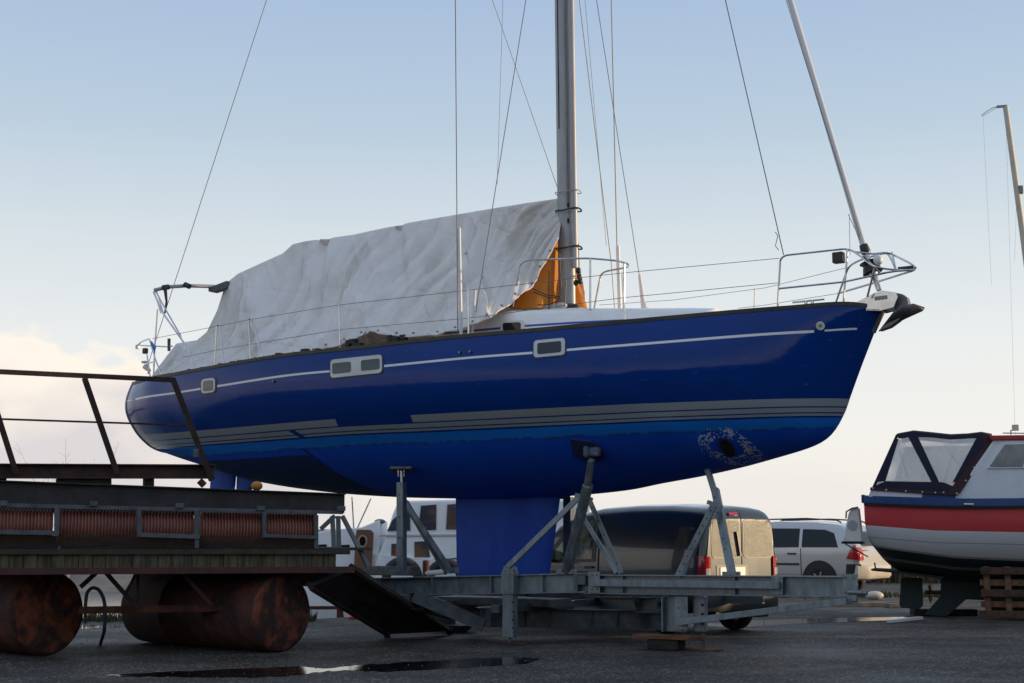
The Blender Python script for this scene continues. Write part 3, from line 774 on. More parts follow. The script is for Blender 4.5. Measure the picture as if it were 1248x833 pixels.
# stanchions
def stan(tx, ty, bx, by, v, r=.0115, m='steel', name='stanchion'): return MB().tube([onp(tx, ty, v), onp(bx, by + 2, v)], r, 8).build(name, M[m], yacht, sm=True)
stan(413, 371, 415, 426, nv(415)); stan(570.5, 353, 571, 408, nv(571), .014); stan(758, 333, 762, 392, nv(760), .011)
stan(920, 351, 919, 378, -smooth(beam, 9.8) * .9, .008)
stan(264, 397, 261.5, 447, nv(262)); tb(bend([onp(264, 397, nv(264)), onp(268, 396, nv(264)), onp(272.7, 446, nv(270))])).build('stanchion', M['steel'], yacht, sm=True)
stan(303, 389, 306, 441, nv(305)); tb(bend([onp(303, 390, nv(305)), onp(306, 388, nv(305)), onp(321, 438, nv(318))])).build('stanchion', M['steel'], yacht, sm=True)
def line(pts, r=.004, name='lifeline', m='wire'): return MB().tube(pts, r, 5).build(name, M[m], yacht, sm=True)
line([onp(950, 315, va), onp(758, 333, nv(760)), onp(570.5, 354, nv(571)), onp(413, 372, nv(415)), onp(303, 390, nv(305)), onp(264, 398, nv(264)), onp(186, 413, nv(190) - .1)])
line([onp(949, 345, va), onp(760, 363, nv(760)), onp(571, 388, nv(571)), onp(414, 402, nv(415)), onp(305, 420, nv(305)), onp(263, 427, nv(264)), onp(222, 436, nv(225))])
fv = lambda px: Vv(faredge(px)) + .08
line([onp(1034, 326, -.45), onp(933, 351, -smooth(beam, 9.9) + .1), onp(820, 366, -1.55), onp(730, 372, -1.7)], .0035)
line([onp(1021, 358, -.5), onp(933, 372, -smooth(beam, 9.9) + .1), onp(900, 376, -1.3)], .0035)
# granny bars round the mast
gb = tb(bend([onp(625, 374, .8), onp(634, 322, .8), onp(644, 317, .8), onp(718, 315, .85), onp(752, 318, .8), onp(766, 322, .5), onp(765, 326, .2), onp(738, 331, -.1), onp(732, 335, -.3), onp(724, 377, -.4)]), .013).build('mast_pulpit', M['steel'], yacht, sm=True)
tb([onp(719.5, 315, .85), onp(719.5, 377, .85)], .014).build('leg', M['steel'], gb, sm=True)
tb([onp(761, 322, .7), onp(760, 378, .75)], .014).build('leg', M['steel'], gb, sm=True)
# deck gear at mast foot
MB().prism([onp(654, 379, .5), onp(705, 377, .5), onp(709, 375, .5), onp(662, 376.5, .5)], -n * .5).build('deck_hatch', M['gel'], yacht, bev=.01)
for px, py, r in ((678, 375, .07), (684, 372.5, .06), (700, 374, .05), (668, 375, .045)):
    MB().sphere(onp(px, py, .3), r, 8, (1.4, 1, .7)).build('winch', M['blackp'] if px == 700 else M['frame'], yacht, sm=True)
cl = MB(); a = onp(966, 369, nv(985) * .8); b = onp(1005, 365, nv(985) * .8); cl.tube([a, b], .012, 8)
for t in (.42, .62):
    q = lerp(a, b, t); cl.tube([q, q - V((0, 0, .07))], .02, 8)
cl.build('cleat', M['steel'], yacht, sm=True)
# bow roller, stem strip and anchor
br = MB()
poly = [onp(1035, 373, .13), (onp(1037, 378.5, .13)), onp(1072, 379, .13), onp(1089, 374.5, .13), onp(1094, 362, .13), onp(1091, 356.5, .13), onp(1074, 354, .13), onp(1060, 360, .13)]
br.prism(poly, n * -.025); br.prism([p - n * .24 for p in poly], n * .025)
br.prism([poly[1], poly[2], poly[2] - n * .24, poly[1] - n * .24], V((0, 0, .02)))
o = br.build('bow_roller', M['steel'], yacht)
MB().prism([p + n * .01 for p in (onp(1035, 373, .13), onp(1036, 379.5, .13), onp(1052, 380, .13), onp(1057, 370.5, .13))], -n * .3).build('stem_fitting', M['galvdull'], o)
MB().prism([onp(1066, 362, .135), onp(1081, 360, .135), onp(1081, 364.5, .135), onp(1066, 366.5, .135)], n * .004).build('plate', M['bolt'], o)
MB().bar(onp(1077, 378, 0), onp(1064.5, 406, 0), .06, .03, up=u).build('stem_strip', M['deckwood'], yacht)
anc = thing('anchor', onp(1095, 385, 0), 'grey plough anchor hanging in the bow roller of the blue yacht', 'anchor')
arc = [(1092, 357), (1099, 358.5), (1105, 363), (1107, 370), (1104, 379), (1095, 391), (1084, 399), (1071, 403.5), (1081, 393), (1088, 381), (1091, 371)]
MB().prism([onp(x, y, .05) for x, y in arc], n * -.10).build('shank', M['anchor'], anc, bev=.006)
mb = MB()
tip = onp(1071, 404, 0); toe = onp(1127, 375, 0)
ridge = [onp(1084, 398, 0), onp(1104, 388, 0), onp(1124, 379, 0)]
for sg in (1, -1):
    e = [onp(1092, 384, 0) + n * sg * .12, onp(1104, 376, 0) + n * sg * .16, onp(1117, 372, 0) + n * sg * .10]
    mb.grid([[tip, *ridge, toe], [tip, *e, toe]])
mb.build('fluke', M['anchor'], anc, sm=True, solid=.015)
# stern arch
ar = MB()
va1, vst = 1.25, 1.2
a = [onp(187, 355, 1.1), onp(190, 350, 1.0), onp(227, 347.5, .3), onp(276, 348, -.6)]
arch = MB().tube([onp(188, 354, 1.0), onp(205, 350, .8), onp(228, 348.5, .4), onp(262, 349.5, 0)], .030, 10).build('stern_arch', M['alu'], yacht, sm=True)
MB().prism([onp(254, 351, .1), onp(276, 342.5, .1), onp(277, 350.5, .1), onp(258, 356.5, .1), onp(254, 355.5, .1)], n * -.12).build('bracket', M['galvdull'], arch)
tb(bend([onp(187, 356, 1.1), onp(198, 381, 1.1), onp(220.5, 413, 1.15), onp(231, 427, 1.2), onp(236.8, 453, 1.25)]), .014).build('leg', M['steel'], arch, sm=True)
tb(bend([onp(189, 354, .95), onp(205, 383, 1.0), onp(220, 409, 1.12), onp(220.5, 413, 1.15)]), .012).build('strut', M['steel'], arch, sm=True)
for dx in (0, 3.2): tb([onp(188 + dx, 356, 1.08 - dx * .02), onp(196 + dx, 382, 1.08)], .009).build('strut', M['steel'], arch, sm=True)
tb([onp(192, 377, .6), onp(188.5, 425, .6), onp(187, 460, .6)], .013).build('strut', M['steel'], arch, sm=True)
MB().tube([onp(201, 350, .9), onp(203, 368, .9), onp(201, 382, .9)], [.03, .018, .015], 8).build('strap', M['blackp'], arch, sm=True)
MB().tube([onp(225.5, 347, .5), onp(231, 349.5, .5)], .042, 10).build('clamp', M['blackp'], arch, sm=True)
MB().tube([onp(199, 351, .9), onp(205, 350, .8)], .045, 10).build('clamp', M['blackp'], arch, sm=True)
pp_ = tb(bend([onp(168, 421, .2), onp(172, 417, .3), onp(182, 413, .8), onp(190, 440, 1.15), onp(197, 458, 1.2)]), .012).build('pushpit', M['steel'], yacht, sm=True)
tb(bend([onp(168, 421, .2), onp(175, 421.5, .4), onp(206, 423, 1.0), onp(210, 422, 1.1)]), .011).build('rail', M['steel'], pp_, sm=True)
tb(bend([onp(176, 445, .5), onp(190, 440, 1.1)]), .010).build('rail', M['steel'], pp_, sm=True)
tb([onp(179, 432, .5), onp(183, 460, .5)], .012).build('upright', M['steel'], pp_, sm=True)
MB().obox(onp(168, 423, .2), u * .03, n * .03, V((0, 0, .035))).build('stern_light', M['whitetube'], pp_, bev=.008)
MB().obox(onp(177, 428, .5), u * .04, n * .03, V((0, 0, .045))).build('lamp_box', M['blackp'], pp_, bev=.008)
MB().sphere(onp(176, 441.5, .5), .045, 8, (1.2, 1, .5)).build('antenna_dome', M['whitetube'], pp_, sm=True)
MB().tube([onp(177, 447, .5), onp(182, 452, .5), onp(181, 456, .5)], [.05, .03, .02], 8).build('horn', M['whitetube'], pp_, sm=True)
MB().tube([onp(206, 413, 1.0), onp(206, 428, 1.0)], .025, 10).build('antenna', M['galvdull'], pp_, sm=True)
MB().prism([onp(185, 416, .9), onp(190.5, 423, .9), onp(188.5, 431, .9), onp(186, 425, .9)], n * .03).build('blue_bag', M['bluecloth'], pp_)
# small dark tackle along the deck edge
for px, py, w, h in ((270, 446, 4, 3), (285, 444, 5, 3.5), (296, 441, 3, 2), (340, 433, 4, 2.5), (372, 428, 5, 2.5), (388, 427, 3, 2), (425, 419, 3, 4), (431, 416.5, 5, 3), (436, 421, 7, 2.5), (476, 414, 3, 5), (483, 414, 5, 3), (492, 411.5, 4, 3), (248, 450, 4, 2.5), (232, 452, 3, 2)):
    v = nv(px) + .02; p = onp(px, py, v)
    MB().obox(p, u * (w * .011), n * .04, V((0, 0, h * .011))).build('deck_block', M['darkgear'] if 'darkgear' in M else M.setdefault('darkgear', mat('dark_gear', (.02, .022, .018), .7)), yacht, bev=.008)
MB().tube([onp(478, 417, nv(478) - .1), onp(487, 406, nv(478) - .1), onp(497, 402, nv(478) - .1)], .012, 6).build('winch_handle', M['darkgear'], yacht, sm=True)

# ------------------------------------------------------------------ white tarpaulin
ridge_px = [(186, 458), (196, 444), (215, 419), (240, 415), (252, 405), (265, 378), (275, 346), (290, 334), (325, 318), (345, 309), (357, 298), (372, 294.5), (430, 286.5), (500, 271.5), (585, 257), (640, 248), (679, 242.5)]
low_px = [(186, 460), (205, 458), (240, 451.5), (270, 446), (300, 441), (340, 436), (392, 428), (413, 422), (430, 417), (440, 412), (454, 403.5), (466, 408), (497, 411), (520, 411), (545, 405), (575, 397), (598, 389), (610, 380), (628, 371), (650, 350), (668, 318), (676, 300), (681, 290)]
def arcpar(pts):
    t = 0; o = [(0, pts[0])]
    for a, b in zip(pts, pts[1:]): t += math.hypot(a[0]-b[0], a[1]-b[1]); o.append((t, b))
    return [(k / t, p) for k, p in o]
rA, lA = arcpar(ridge_px), arcpar(low_px)
sA = lambda A, t: (smooth([(k, p[0]) for k, p in A], t), smooth([(k, p[1]) for k, p in A], t)) 
lin = lambda A, t: (pl([(k, p[0]) for k, p in A], t), pl([(k, p[1]) for k, p in A], t))
NU, NV_ = 420, 84
rows_t = []; hem = []
for i in range(NU + 1):
    t = i / NU
    rx, ry = lin(rA, t); lx, ly = lin(lA, t)
    # rows lean: folds run from upper right to lower left
    R = onp(rx, ry, 0)
    vv = max(.25, min(nv(lx) - .04, 1.9)) if lx < 600 else lerp(nv(600) * .8, .25, min(1, (lx - 600) / 81) ** .8)
    Lo = onp(lx, ly, vv)
    near = []; far = []
    LoF = mir(Lo)
    hgt = (R - Lo).length
    for j in range(NV_ + 1):
        k = j / NV_
        for sgn, lst, Q in ((1, near, Lo), (-1, far, LoF)):
            p = lerp(R, Q, k)
            # cloth sags inward between boom and rail and hangs in folds
            fold_c = t * 20 + k * 6.0 + 1.0 * noise.noise(V((t * 4, k * 1.2, 0)))
            fold = (noise.noise(V((fold_c * .5, k * .6, sgn * 3))) * .20 + abs(noise.noise(V((fold_c * 1.0, k * .7, 7 + sgn)))) * .17 - (1 - min(1, abs(noise.noise(V((fold_c * .8, k * .5, 12 + sgn))) * 9))) * .045 + noise.noise(V((fold_c * 2.4, k * 1.5, 2))) * .018)
            fd = t * 11 + k * 2.1 + .5 * noise.noise(V((t * 6, k * 2, 40)))
            cr1 = 1 - min(1, abs(noise.noise(V((fd * .9, k * .9 + sgn, 21)))) * 7); cr2 = 1 - min(1, abs(noise.noise(V((t * 9 - k * 3.0, k * 1.5 + sgn, 33)))) * 22)
            cr3 = 1 - min(1, abs(noise.noise(V((fd * 2.4, k * 1.8 + sgn, 55)))) * 8)
            fold += cr1 * .060 - cr2 * .012 + cr3 * .022
            amp = math.sin(PI * min(1, k * 1.0)) ** .6 * (1 if k < .5 else 1) + (.45 if k > .5 else 0) * (2 * k - 1)
            amp = min(amp, 1) * min(1, hgt / 1.2) * min(1, (1 - t) * 14 + .25)
            crease = -.10 * math.exp(-((t * 1.0 + k * .16 - .50) / .010) ** 2) * min(1, 3 * (1 - k)) - .08 * math.exp(-((t + k * .10 - .66) / .008) ** 2) * (1 - k) + .12 * math.exp(-((t * 1.0 + k * .10 - .33) / .018) ** 2) * math.sin(PI * k)
            crease += -.08 * math.exp(-((t + k * .16 - .86) / .008) ** 2) * math.sin(PI * k) + .09 * math.exp(-((t + k * .2 - .95) / .012) ** 2) * math.sin(PI * k)
            bel = -.16 * math.sin(PI * k) * min(1, hgt / 1.5)
            p = p + n * sgn * (fold * amp * 1.15 + bel + crease * min(1, hgt / 1.2)) + V((0, 0, .03 * noise.noise(V((t * 30, k * 3, 5))) * k * .8))
            lst.append(p)
    rows_t.append(list(reversed(far))[:-1] + near)
tarp = MB().grid(rows_t).build('tarpaulin', M['tarp'], sm=True, solid=.003, auto=False)
hem = MB(); hem.tube([r[-1] + n * .004 for r in rows_t], .011, 6); hem.build('hem', M['tarp'], tarp, sm=True)
for i in range(14, NU - 4, 17):
    p = rows_t[i][-3]; q = rows_t[i][-3] + n * .014
    MB().tube([p - n * .004, q], .017, 10).build('eyelet', M['bolt'], tarp, sm=True)
for i in (60, 96, 150, 205, 262, 300):
    p = rows_t[i][-2] + n * .01; MB().tube([p, p + n * .05 + V((0, 0, -.05)), p + n * .03 + V((.02, 0, -.16))], .005, 5).build('tie_cord', M['wire'], tarp, sm=True)
tag(tarp, 'stained white tarpaulin draped over the boom and cockpit of the blue yacht', 'tarpaulin')
# boom under the tarp

# orange tarpaulin inside by the mast
ot = MB(); rws = []
A0 = onp(683, 262, -.14)
for (bx, by, v) in ((622, 377.5, .35), (632, 377, .5), (645, 377, .42), (658, 377, .38), (670, 377, .12), (682, 376, -.16), (700, 376, -.2), (711, 377, -.2), (716, 377.5, -.25), (718, 377, -.4), (715, 377, -.6), (680, 377, -.8), (640, 377, -.8), (615, 378, -.6)):
    B = onp(bx, by, v); r = []
    for k in range(13):
        t = k / 12; p = lerp(A0 if bx < 700 else onp(692, 300, -.2), B, t)
        q = lerp(p, onp(684, 320, v * .3 - .1), .12 * math.sin(PI * t)) + n * .05 * noise.noise(p * 5) * min(1, t * 3)
        r.append(q)
    rws.append(r)
ot.grid(rws, closed=False); o = ot.build('tarpaulin', M['orange'], sm=True, solid=.004, sub=1)
tag(o, 'orange tarpaulin glowing around the foot of the yacht mast', 'tarpaulin')
mb = MB()
for (a, b) in (((683, 362), (649, 352)), ((684, 364), (650, 356)), ((682, 366), (655, 372)), ((669, 378), (669, 330)), ((690, 340), (688, 374)), ((684, 350), (682, 310))):
    p, q = onp(*a, .62), onp(*b, .62); mb.tube([p, lerp(p, q, .5) - V((0, 0, .03)), q], .008, 5)
tag(mb.build('lashing_rope', M['blackp'], sm=True), 'dark lashing ropes stretched over the orange tarpaulin at the mast', 'rope')

# ================================================================== CRADLE
crad = thing('boat_cradle', at(740, 760, 18.2) * 1, 'galvanised steel boat cradle with propped arms carrying the blue yacht', 'boat cradle')
crad.location.z = 0
def bY(px): return lerp(19.3, 16.2, (px - 450) / 590)       # depth of the near main beam
def bp_(px, py, d=0): return at(px, py, bY(px) + d)
hd = (bp_(1040, 700) - bp_(450, 700)); hd.z = 0; hd.normalize(); hn = V((hd.y, -hd.x, 0))   # toward camera
def ibeam(a, b, h, fl, tf=.014, tw=.012, mname='galv', name='beam', par=crad, stiff=()):
    """a,b = points on the top surface at the beam's centre line"""
    mb = MB(); a, b = V(a), V(b); d = (b - a).normalized(); sd = d.cross(V((0, 0, 1))).normalized(); up = sd.cross(d).normalized()
    Ln = (b - a).length; c = (a + b) / 2
    mb.obox(c - up * tf / 2, d * Ln / 2, sd * fl / 2, up * tf / 2)
    mb.obox(c - up * (h - tf / 2), d * Ln / 2, sd * fl / 2, up * tf / 2)
    mb.obox(c - up * h / 2, d * Ln / 2, sd * tw / 2, up * (h / 2 - tf - .001))
    for t in stiff:
        q = lerp(a, b, t); mb.obox(q - up * h / 2, d * .006, sd * (fl / 2 - .004), up * (h / 2 - tf - .001))
    return mb.build(name, M[mname], par, bev=.002)
def holes(a, b, n_, ts, sz=.012, par=None, nv_=None):   # row of bolt holes as dark discs on the camera-facing side
    for t in ts:
        p = lerp(V(a), V(b), t); MB().tube([p + nv_ * .0, p + nv_ * .004], sz, 12).build('hole', M['hole'], par)
b1 = ibeam(bp_(440, 705), bp_(716, 698.5), .24, .14, stiff=(.1, .34, .60, .82), name='main_beam')
b2 = ibeam(bp_(714, 700.5, .02), bp_(1032, 702.5, .02), .235, .14, stiff=(.02, .16, .6), name='main_beam')
# splice plate with bolts
def plate(px0, px1, py0, py1, d, th, bolts, name='plate', mname='galv', par=crad):
    poly = [bp_(px0, py0, d), bp_(px1, py0, d), bp_(px1, py1, d), bp_(px0, py1, d)]
    o = MB().prism(poly, -hn * th).build(name, M[mname], par, bev=.003)
    for (x, y) in bolts:
        p = bp_(x, y, d); MB().tube([p - hn * .002, p + hn * .012], .013, 6).build('bolt', M['bolt'], o)
    return o
plate(717, 731, 697, 723, -.085, .012, ((721, 701), (727, 701), (721, 718.5), (727, 718.5)))
plate(940, 954, 702, 725, -.085, .012, ((950, 705.5), (950, 720.5), (943, 705.5), (943, 720.5)))
plate(1026, 1045, 700, 737, -.03, .02, ((1031, 705), (1040, 705), (1030, 722), (1040, 732)), 'end_plate')
MB().tube([bp_(1034, 722, -.04), bp_(1057, 723, -.04)], .028, 12).build('tow_pin', M['galv'], crad, sm=True)
MB().prism([bp_(1034, 712, -.05), bp_(1040, 706, -.05), bp_(1045, 713, -.05), bp_(1044, 733, -.05), bp_(1037, 734, -.05)], -hn * .05).build('coupling', M['galv'], crad, bev=.006)
# angle bar bolted on the front
MB().bar(bp_(720, 710.3, -.13), bp_(950, 713.5, -.13), .05, .085).build('angle_bar', M['galv'], crad, bev=.003)
MB().obox(bp_(708, 707, -.08), hd * .075, hn * .04, V((0, 0, .06))).build('bracket', M['galvdull'], crad, bev=.006)
MB().obox(bp_(703, 710, -.08), hd * .03, hn * .045, V((0, 0, .10))).build('bracket', M['galvdull'], crad, bev=.006)
# front legs
leg = MB().bar(bp_(621.5, 694, -.13), bp_(621.5, 777, -.13), .13, .155, up=hd).build('leg', M['galv'], crad, bev=.008)
holes(bp_(625, 695, -.206), bp_(625, 777, -.206), 0, (.28, .48, .62, .74, .86), .013, leg, hn)
MB().bar(bp_(621.5, 725, -.13), bp_(621.5, 697, -.13), .15, .178, up=hd).build('sleeve', M['galv'], crad, bev=.01)
f0 = bp_(621, 777, -.13); f0.z = 0; MB().tube([V((f0.x, f0.y, .005)), V((f0.x, f0.y, .1))], .018, 8).build('screw_foot', M['bolt'], crad)
MB().obox(V((f0.x + .06, f0.y - .03, .012)), V((.14, 0, 0)), V((0, .09, 0)), V((0, 0, .01))).build('foot_plate', M['rust'], crad, bev=.004)
colm = MB()
ca = bp_(820, 727, .1); cb = bp_(820, 770, .1)
colm.obox((ca + cb) / 2 - hd * .10, hd * .008, hn * .10, V((0, 0, (ca.z - cb.z) / 2))); colm.obox((ca + cb) / 2 + hd * .14, hd * .008, hn * .10, V((0, 0, (ca.z - cb.z) / 2)))
colm.obox((ca + cb) / 2 + hd * .02, hd * .115, hn * .006, V((0, 0, (ca.z - cb.z) / 2)))
o = colm.build('column', M['galv'], crad, bev=.003)
plate(822, 838, 727, 768, -.04, .012, ((827, 741), (835, 741), (827, 757)), 'gusset')
a = bp_(815, 769, .05); MB().obox(V((a.x, a.y, .150)), hd * .42, hn * .14, V((0, 0, .022))).build('base_board', M['rustplank'] if 'rustplank' in M else M.setdefault('rustplank', mat('rusty_base_board', (.24, .09, .035), .8, c2=(.08, .03, .015), vscale=5, bump=.4)), crad, bev=.004)
a = bp_(812, 783, .05)
tag(MB().obox(V((a.x, a.y, .062)), hd * .2, hn * .13, V((0, 0, .058))).build('timber_block', M['darkwood'] if 'darkwood' in M else M.setdefault('darkwood', mat('dark_timber', (.03, .024, .018), .9, c2=(.015, .012, .01), vscale=6, bump=.4)), bev=.012), 'dark timber block on the asphalt under the rusty board of the cradle', 'timber block')
leg2 = MB().bar(bp_(854, 727, .15), bp_(854, 770, .15), .12, .14, up=hd).build('leg', M['galv'], crad, bev=.006)
holes(bp_(856, 727, .078), bp_(856, 770, .078), 0, (.25, .5, .78), .016, leg2, hn)
f0 = bp_(857, 775, .15); MB().tube([V((f0.x, f0.y, .005)), V((f0.x, f0.y, .2))], .02, 8).build('screw_foot', M['bolt'], crad)
MB().obox(V((f0.x, f0.y, .012)), hd * .22, hn * .08, V((0, 0, .01))).build('foot_plate', M['rustplank'], crad, bev=.003)
MB().bar(bp_(824, 759, -.12), bp_(1032, 733, -.12), .05, .075).build('diagonal_brace', M['galv'], crad, bev=.004)
# lower and rear frame
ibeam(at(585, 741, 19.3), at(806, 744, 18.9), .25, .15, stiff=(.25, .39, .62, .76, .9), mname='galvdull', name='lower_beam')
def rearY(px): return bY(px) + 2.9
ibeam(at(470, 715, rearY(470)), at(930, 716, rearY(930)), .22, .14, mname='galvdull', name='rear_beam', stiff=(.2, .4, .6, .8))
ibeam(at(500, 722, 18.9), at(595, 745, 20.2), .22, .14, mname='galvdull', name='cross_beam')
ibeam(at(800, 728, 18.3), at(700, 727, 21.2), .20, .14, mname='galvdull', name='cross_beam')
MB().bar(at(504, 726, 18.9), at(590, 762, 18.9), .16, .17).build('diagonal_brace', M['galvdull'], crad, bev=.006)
MB().prism([at(594, 742, 18.85), at(598, 742, 18.85), at(598, 766, 18.85), at(588, 764, 18.85)], V((0, .2, 0))).build('gusset', M['galvdull'], crad)
MB().prism([at(770, 727, 18.7), at(782, 727, 18.7), at(792, 764, 18.9), at(784, 766, 18.9)], V((0, .06, 0))).build('gusset', M['galvdull'], crad)
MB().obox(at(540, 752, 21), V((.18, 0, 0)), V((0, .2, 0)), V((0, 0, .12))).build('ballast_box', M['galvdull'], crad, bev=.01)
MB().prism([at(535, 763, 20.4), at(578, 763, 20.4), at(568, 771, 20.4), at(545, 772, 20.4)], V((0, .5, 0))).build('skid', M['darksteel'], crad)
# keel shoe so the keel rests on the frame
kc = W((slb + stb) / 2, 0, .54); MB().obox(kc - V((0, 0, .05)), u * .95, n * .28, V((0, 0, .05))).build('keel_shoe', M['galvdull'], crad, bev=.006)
for t in (-.6, .6):
    c_ = kc + u * t; e = c_ + hn * 1.2; MB().bar(V((c_.x, c_.y, .44)) + n * -1.6, V((c_.x, c_.y, .44)) + n * 1.0, .12, .10).build('cross_beam', M['galvdull'], crad, bev=.004)

# props
def sq(a, b, w, mname='galv', name='prop', par=crad, upv=None, bev=.005): return MB().bar(a, b, w, w, up=upv or hd).build(name, M[mname], par, bev=bev)
def strut(a, b, w=.05, th=.02, name='strut', holes_=0, par=crad, mname='galv'):
    o = MB().bar(a, b, th, w, up=hd).build(name, M[mname], par, bev=.003)
    d = (V(b) - V(a)); fn = hn
    for k in range(holes_):
        p = lerp(V(a), V(b), (k + .7) / (holes_ + .4)) + fn * (th / 2 + .006); MB().tube([p - fn * .01, p + fn * .002], .009, 8).build('hole', M['hole'], o)
    return o
def head(px, py, w, par, m='darkgear'):
    p = onhull(px, py, .035); h = HB.ray_cast(CAM, ray(px, py).normalized()); nn_ = h[1] if h[1].dot(ray(px, py)) < 0 else -h[1]
    t1 = (u - nn_ * u.dot(nn_)).normalized(); t2 = nn_.cross(t1)
    return p, nn_, t1, t2
# left vertical prop
A = bp_(489.5, 698, -.02); 
pL = onhull(489, 572); A = at(489.5, 698, pL.y - .25)
B = at(489.5, 588, pL.y - .25)
pr = sq(A, B, .10, upv=hd)
holes(B + hn * .06 - V((0, 0, .05)) , A + hn * .06, 0, (.10, .36, .6), .009, pr, hn)
MB().tube([B, at(489, 574, B.y)], .016, 8).build('screw', M['steel'], pr)
MB().tube([at(485.5, 573, B.y), at(485.5, 581, B.y), at(492.5, 581, B.y), at(492.5, 573, B.y)], .010, 6).build('swivel', M['steel'], pr)
hc = onhull(489, 566, .0)
zt_ = at(489, 572, B.y).z
MB().prism([V((B.x - .15, B.y - .08, zt_ + .03)), V((B.x + .13, B.y - .10, zt_ + .03)), V((B.x + .17, B.y + .35, zt_ + .00)), V((B.x - .17, B.y + .35, zt_ + .00))], V((0, 0, -.03))).build('pad', M['woodgrey'], pr, bev=.004)
strut(bp_(491, 607, -.09), bp_(551, 698, -.09), .065, .02, 'strut'); strut(bp_(494, 612, .02), bp_(545, 699, .02), .075, .05, 'strut', mname='galvdull')
plate(544, 559, 692, 699, -.06, .02, ((551, 695),), 'foot_bracket'); plate(479, 501, 694, 700, -.09, .02, (), 'foot_bracket')
# middle leaning prop
A = bp_(690, 698, -.04); Mx = at(717, 590, A.y + .05); 
pM = onhull(724, 553, .0)
Bm = at(721, 560, pM.y - .16); print('pads', pM.y, onhull(489, 572).y, onhull(865, 573).y, bY(722), bY(489), bY(865))
Mx = lerp(at(717, 590, A.y), at(717, 590, Bm.y), .75)
pr = sq(A, Mx, .118, bev=.025); sq(lerp(A, Mx, .9), Bm, .08, par=pr, name='inner_tube', bev=.02)
h0 = lerp(A, Mx, .2) - hn * 0
for t in (.05, .35, .55, .8):
    p = lerp(A, Mx, t) + hn * .060 + hd * .02; MB().tube([p, p + hn * .006], .009, 8).build('hole', M['hole'], pr)
MB().obox(at(725, 551, pM.y - .12), hd * .07, hn * .05, V((0, 0, .058))).build('wrapped_head', mat('blue_grey_wrap', (.13, .15, .24), .6, var=.5, vscale=18, bump=.8, bscale=20), pr, bev=.03)
MB().obox(at(715.5, 551, pM.y - .11), hd * .035, hn * .06, V((0, 0, .07))).build('wrapped_head', mat('blue_grey_wrap_b', (.11, .13, .2), .6, var=.5, vscale=18, bump=.8, bscale=20), pr, bev=.03)
patch(HB, [(696, 534), (722, 537), (736, 548), (734, 560), (712, 560), (699, 553)], camray, .002, .03, 5).build('pad', mat('dark_rubber_pad', (.01, .022, .09), .8), pr)
strut(bp_(706, 606, -.10), bp_(619, 691, -.17), .07, .03, 'strut')
strut(bp_(717, 607, -.12), bp_(757, 699, -.08), .065, .02, 'strut', 5)
strut(bp_(704, 620, .25), bp_(752, 699, .05), .05, .05, 'strut')
MB().bar(bp_(701, 603.5, -.1), bp_(722, 610, -.1), .03, .06).build('clamp', M['galv'], pr, bev=.004)
MB().prism([bp_(612, 698, -.16), bp_(614, 690, -.16), bp_(621, 687, -.16), bp_(629, 691, -.16), bp_(630, 698, -.16)], -hn * .02).build('bracket', M['galv'], crad)
plate(678, 702, 694, 700, -.1, .03, ((688, 697), (698, 697)), 'foot_bracket')
# forward prop
pF = onhull(865, 570); A = bp_(892.5, 702, -.0); Bq = at(861, 568, pF.y + .1); Mx = at(871.5, 596, lerp(A.y, Bq.y, .8))
pr = sq(A, Mx, .088, bev=.006); sq(lerp(A, Mx, .85), Bq, .066, par=pr, name='inner_tube')
for t in (.3, .42, .6, .72, .9):
    p = lerp(A, Mx, t) + hn * .045 - hd * .01; MB().tube([p, p + hn * .004], .009, 8).build('hole', M['hole'], pr)
strut(bp_(870, 616, -.06), bp_(826, 703, -.04), .082, .03, 'strut', 9)
strut(bp_(868, 620, .3), bp_(832, 702, .3), .05, .05, 'strut')
plate(880, 902, 697, 702, -.04, .02, ((898, 699),), 'foot_bracket'); MB().bar(bp_(862, 612, -.06), bp_(880, 618, -.06), .03, .05).build('clamp', M['galv'], pr, bev=.004)
# far-side props
for (x0, y0, x1, y1, d) in ((693, 606, 693, 700, 2.2), (812, 590, 770, 700, 2.4)):
    a = bp_(x1, y1, d); b = bp_(x0, y0, d)
    if x0 == 693: sq(a, b + V((0, 0, .0)), .12, 'galvdull')
MB().obox(at(688, 606, bY(690) + 2.1), V((.08, 0, 0)), V((0, .05, 0)), V((0, 0, .03))).build('clamp', M['galvdull'], crad, bev=.004)
# far prop heads reach the hull
# timber baulk and odds and ends on the beam
bk = at(470, 702, 19.6)
tag(MB().obox(at(471, 695.8, 19.9), hd * .47, hn * .12, V((0, 0, .062))).build('timber_baulk', M['woodgrey'], bev=.012), 'grey weathered timber baulk lying on the left end of the cradle beam', 'timber baulk')
tag(MB().tube([bp_(519, 699.5, .0), bp_(521, 699, .0), bp_(539, 697.5, .0), bp_(541, 697.3, .0)], [.02, .035, .035, .02], 12).build('fender', M['whitetube'], sm=True), 'small white cylindrical fender lying on the cradle beam beside the keel', 'fender')

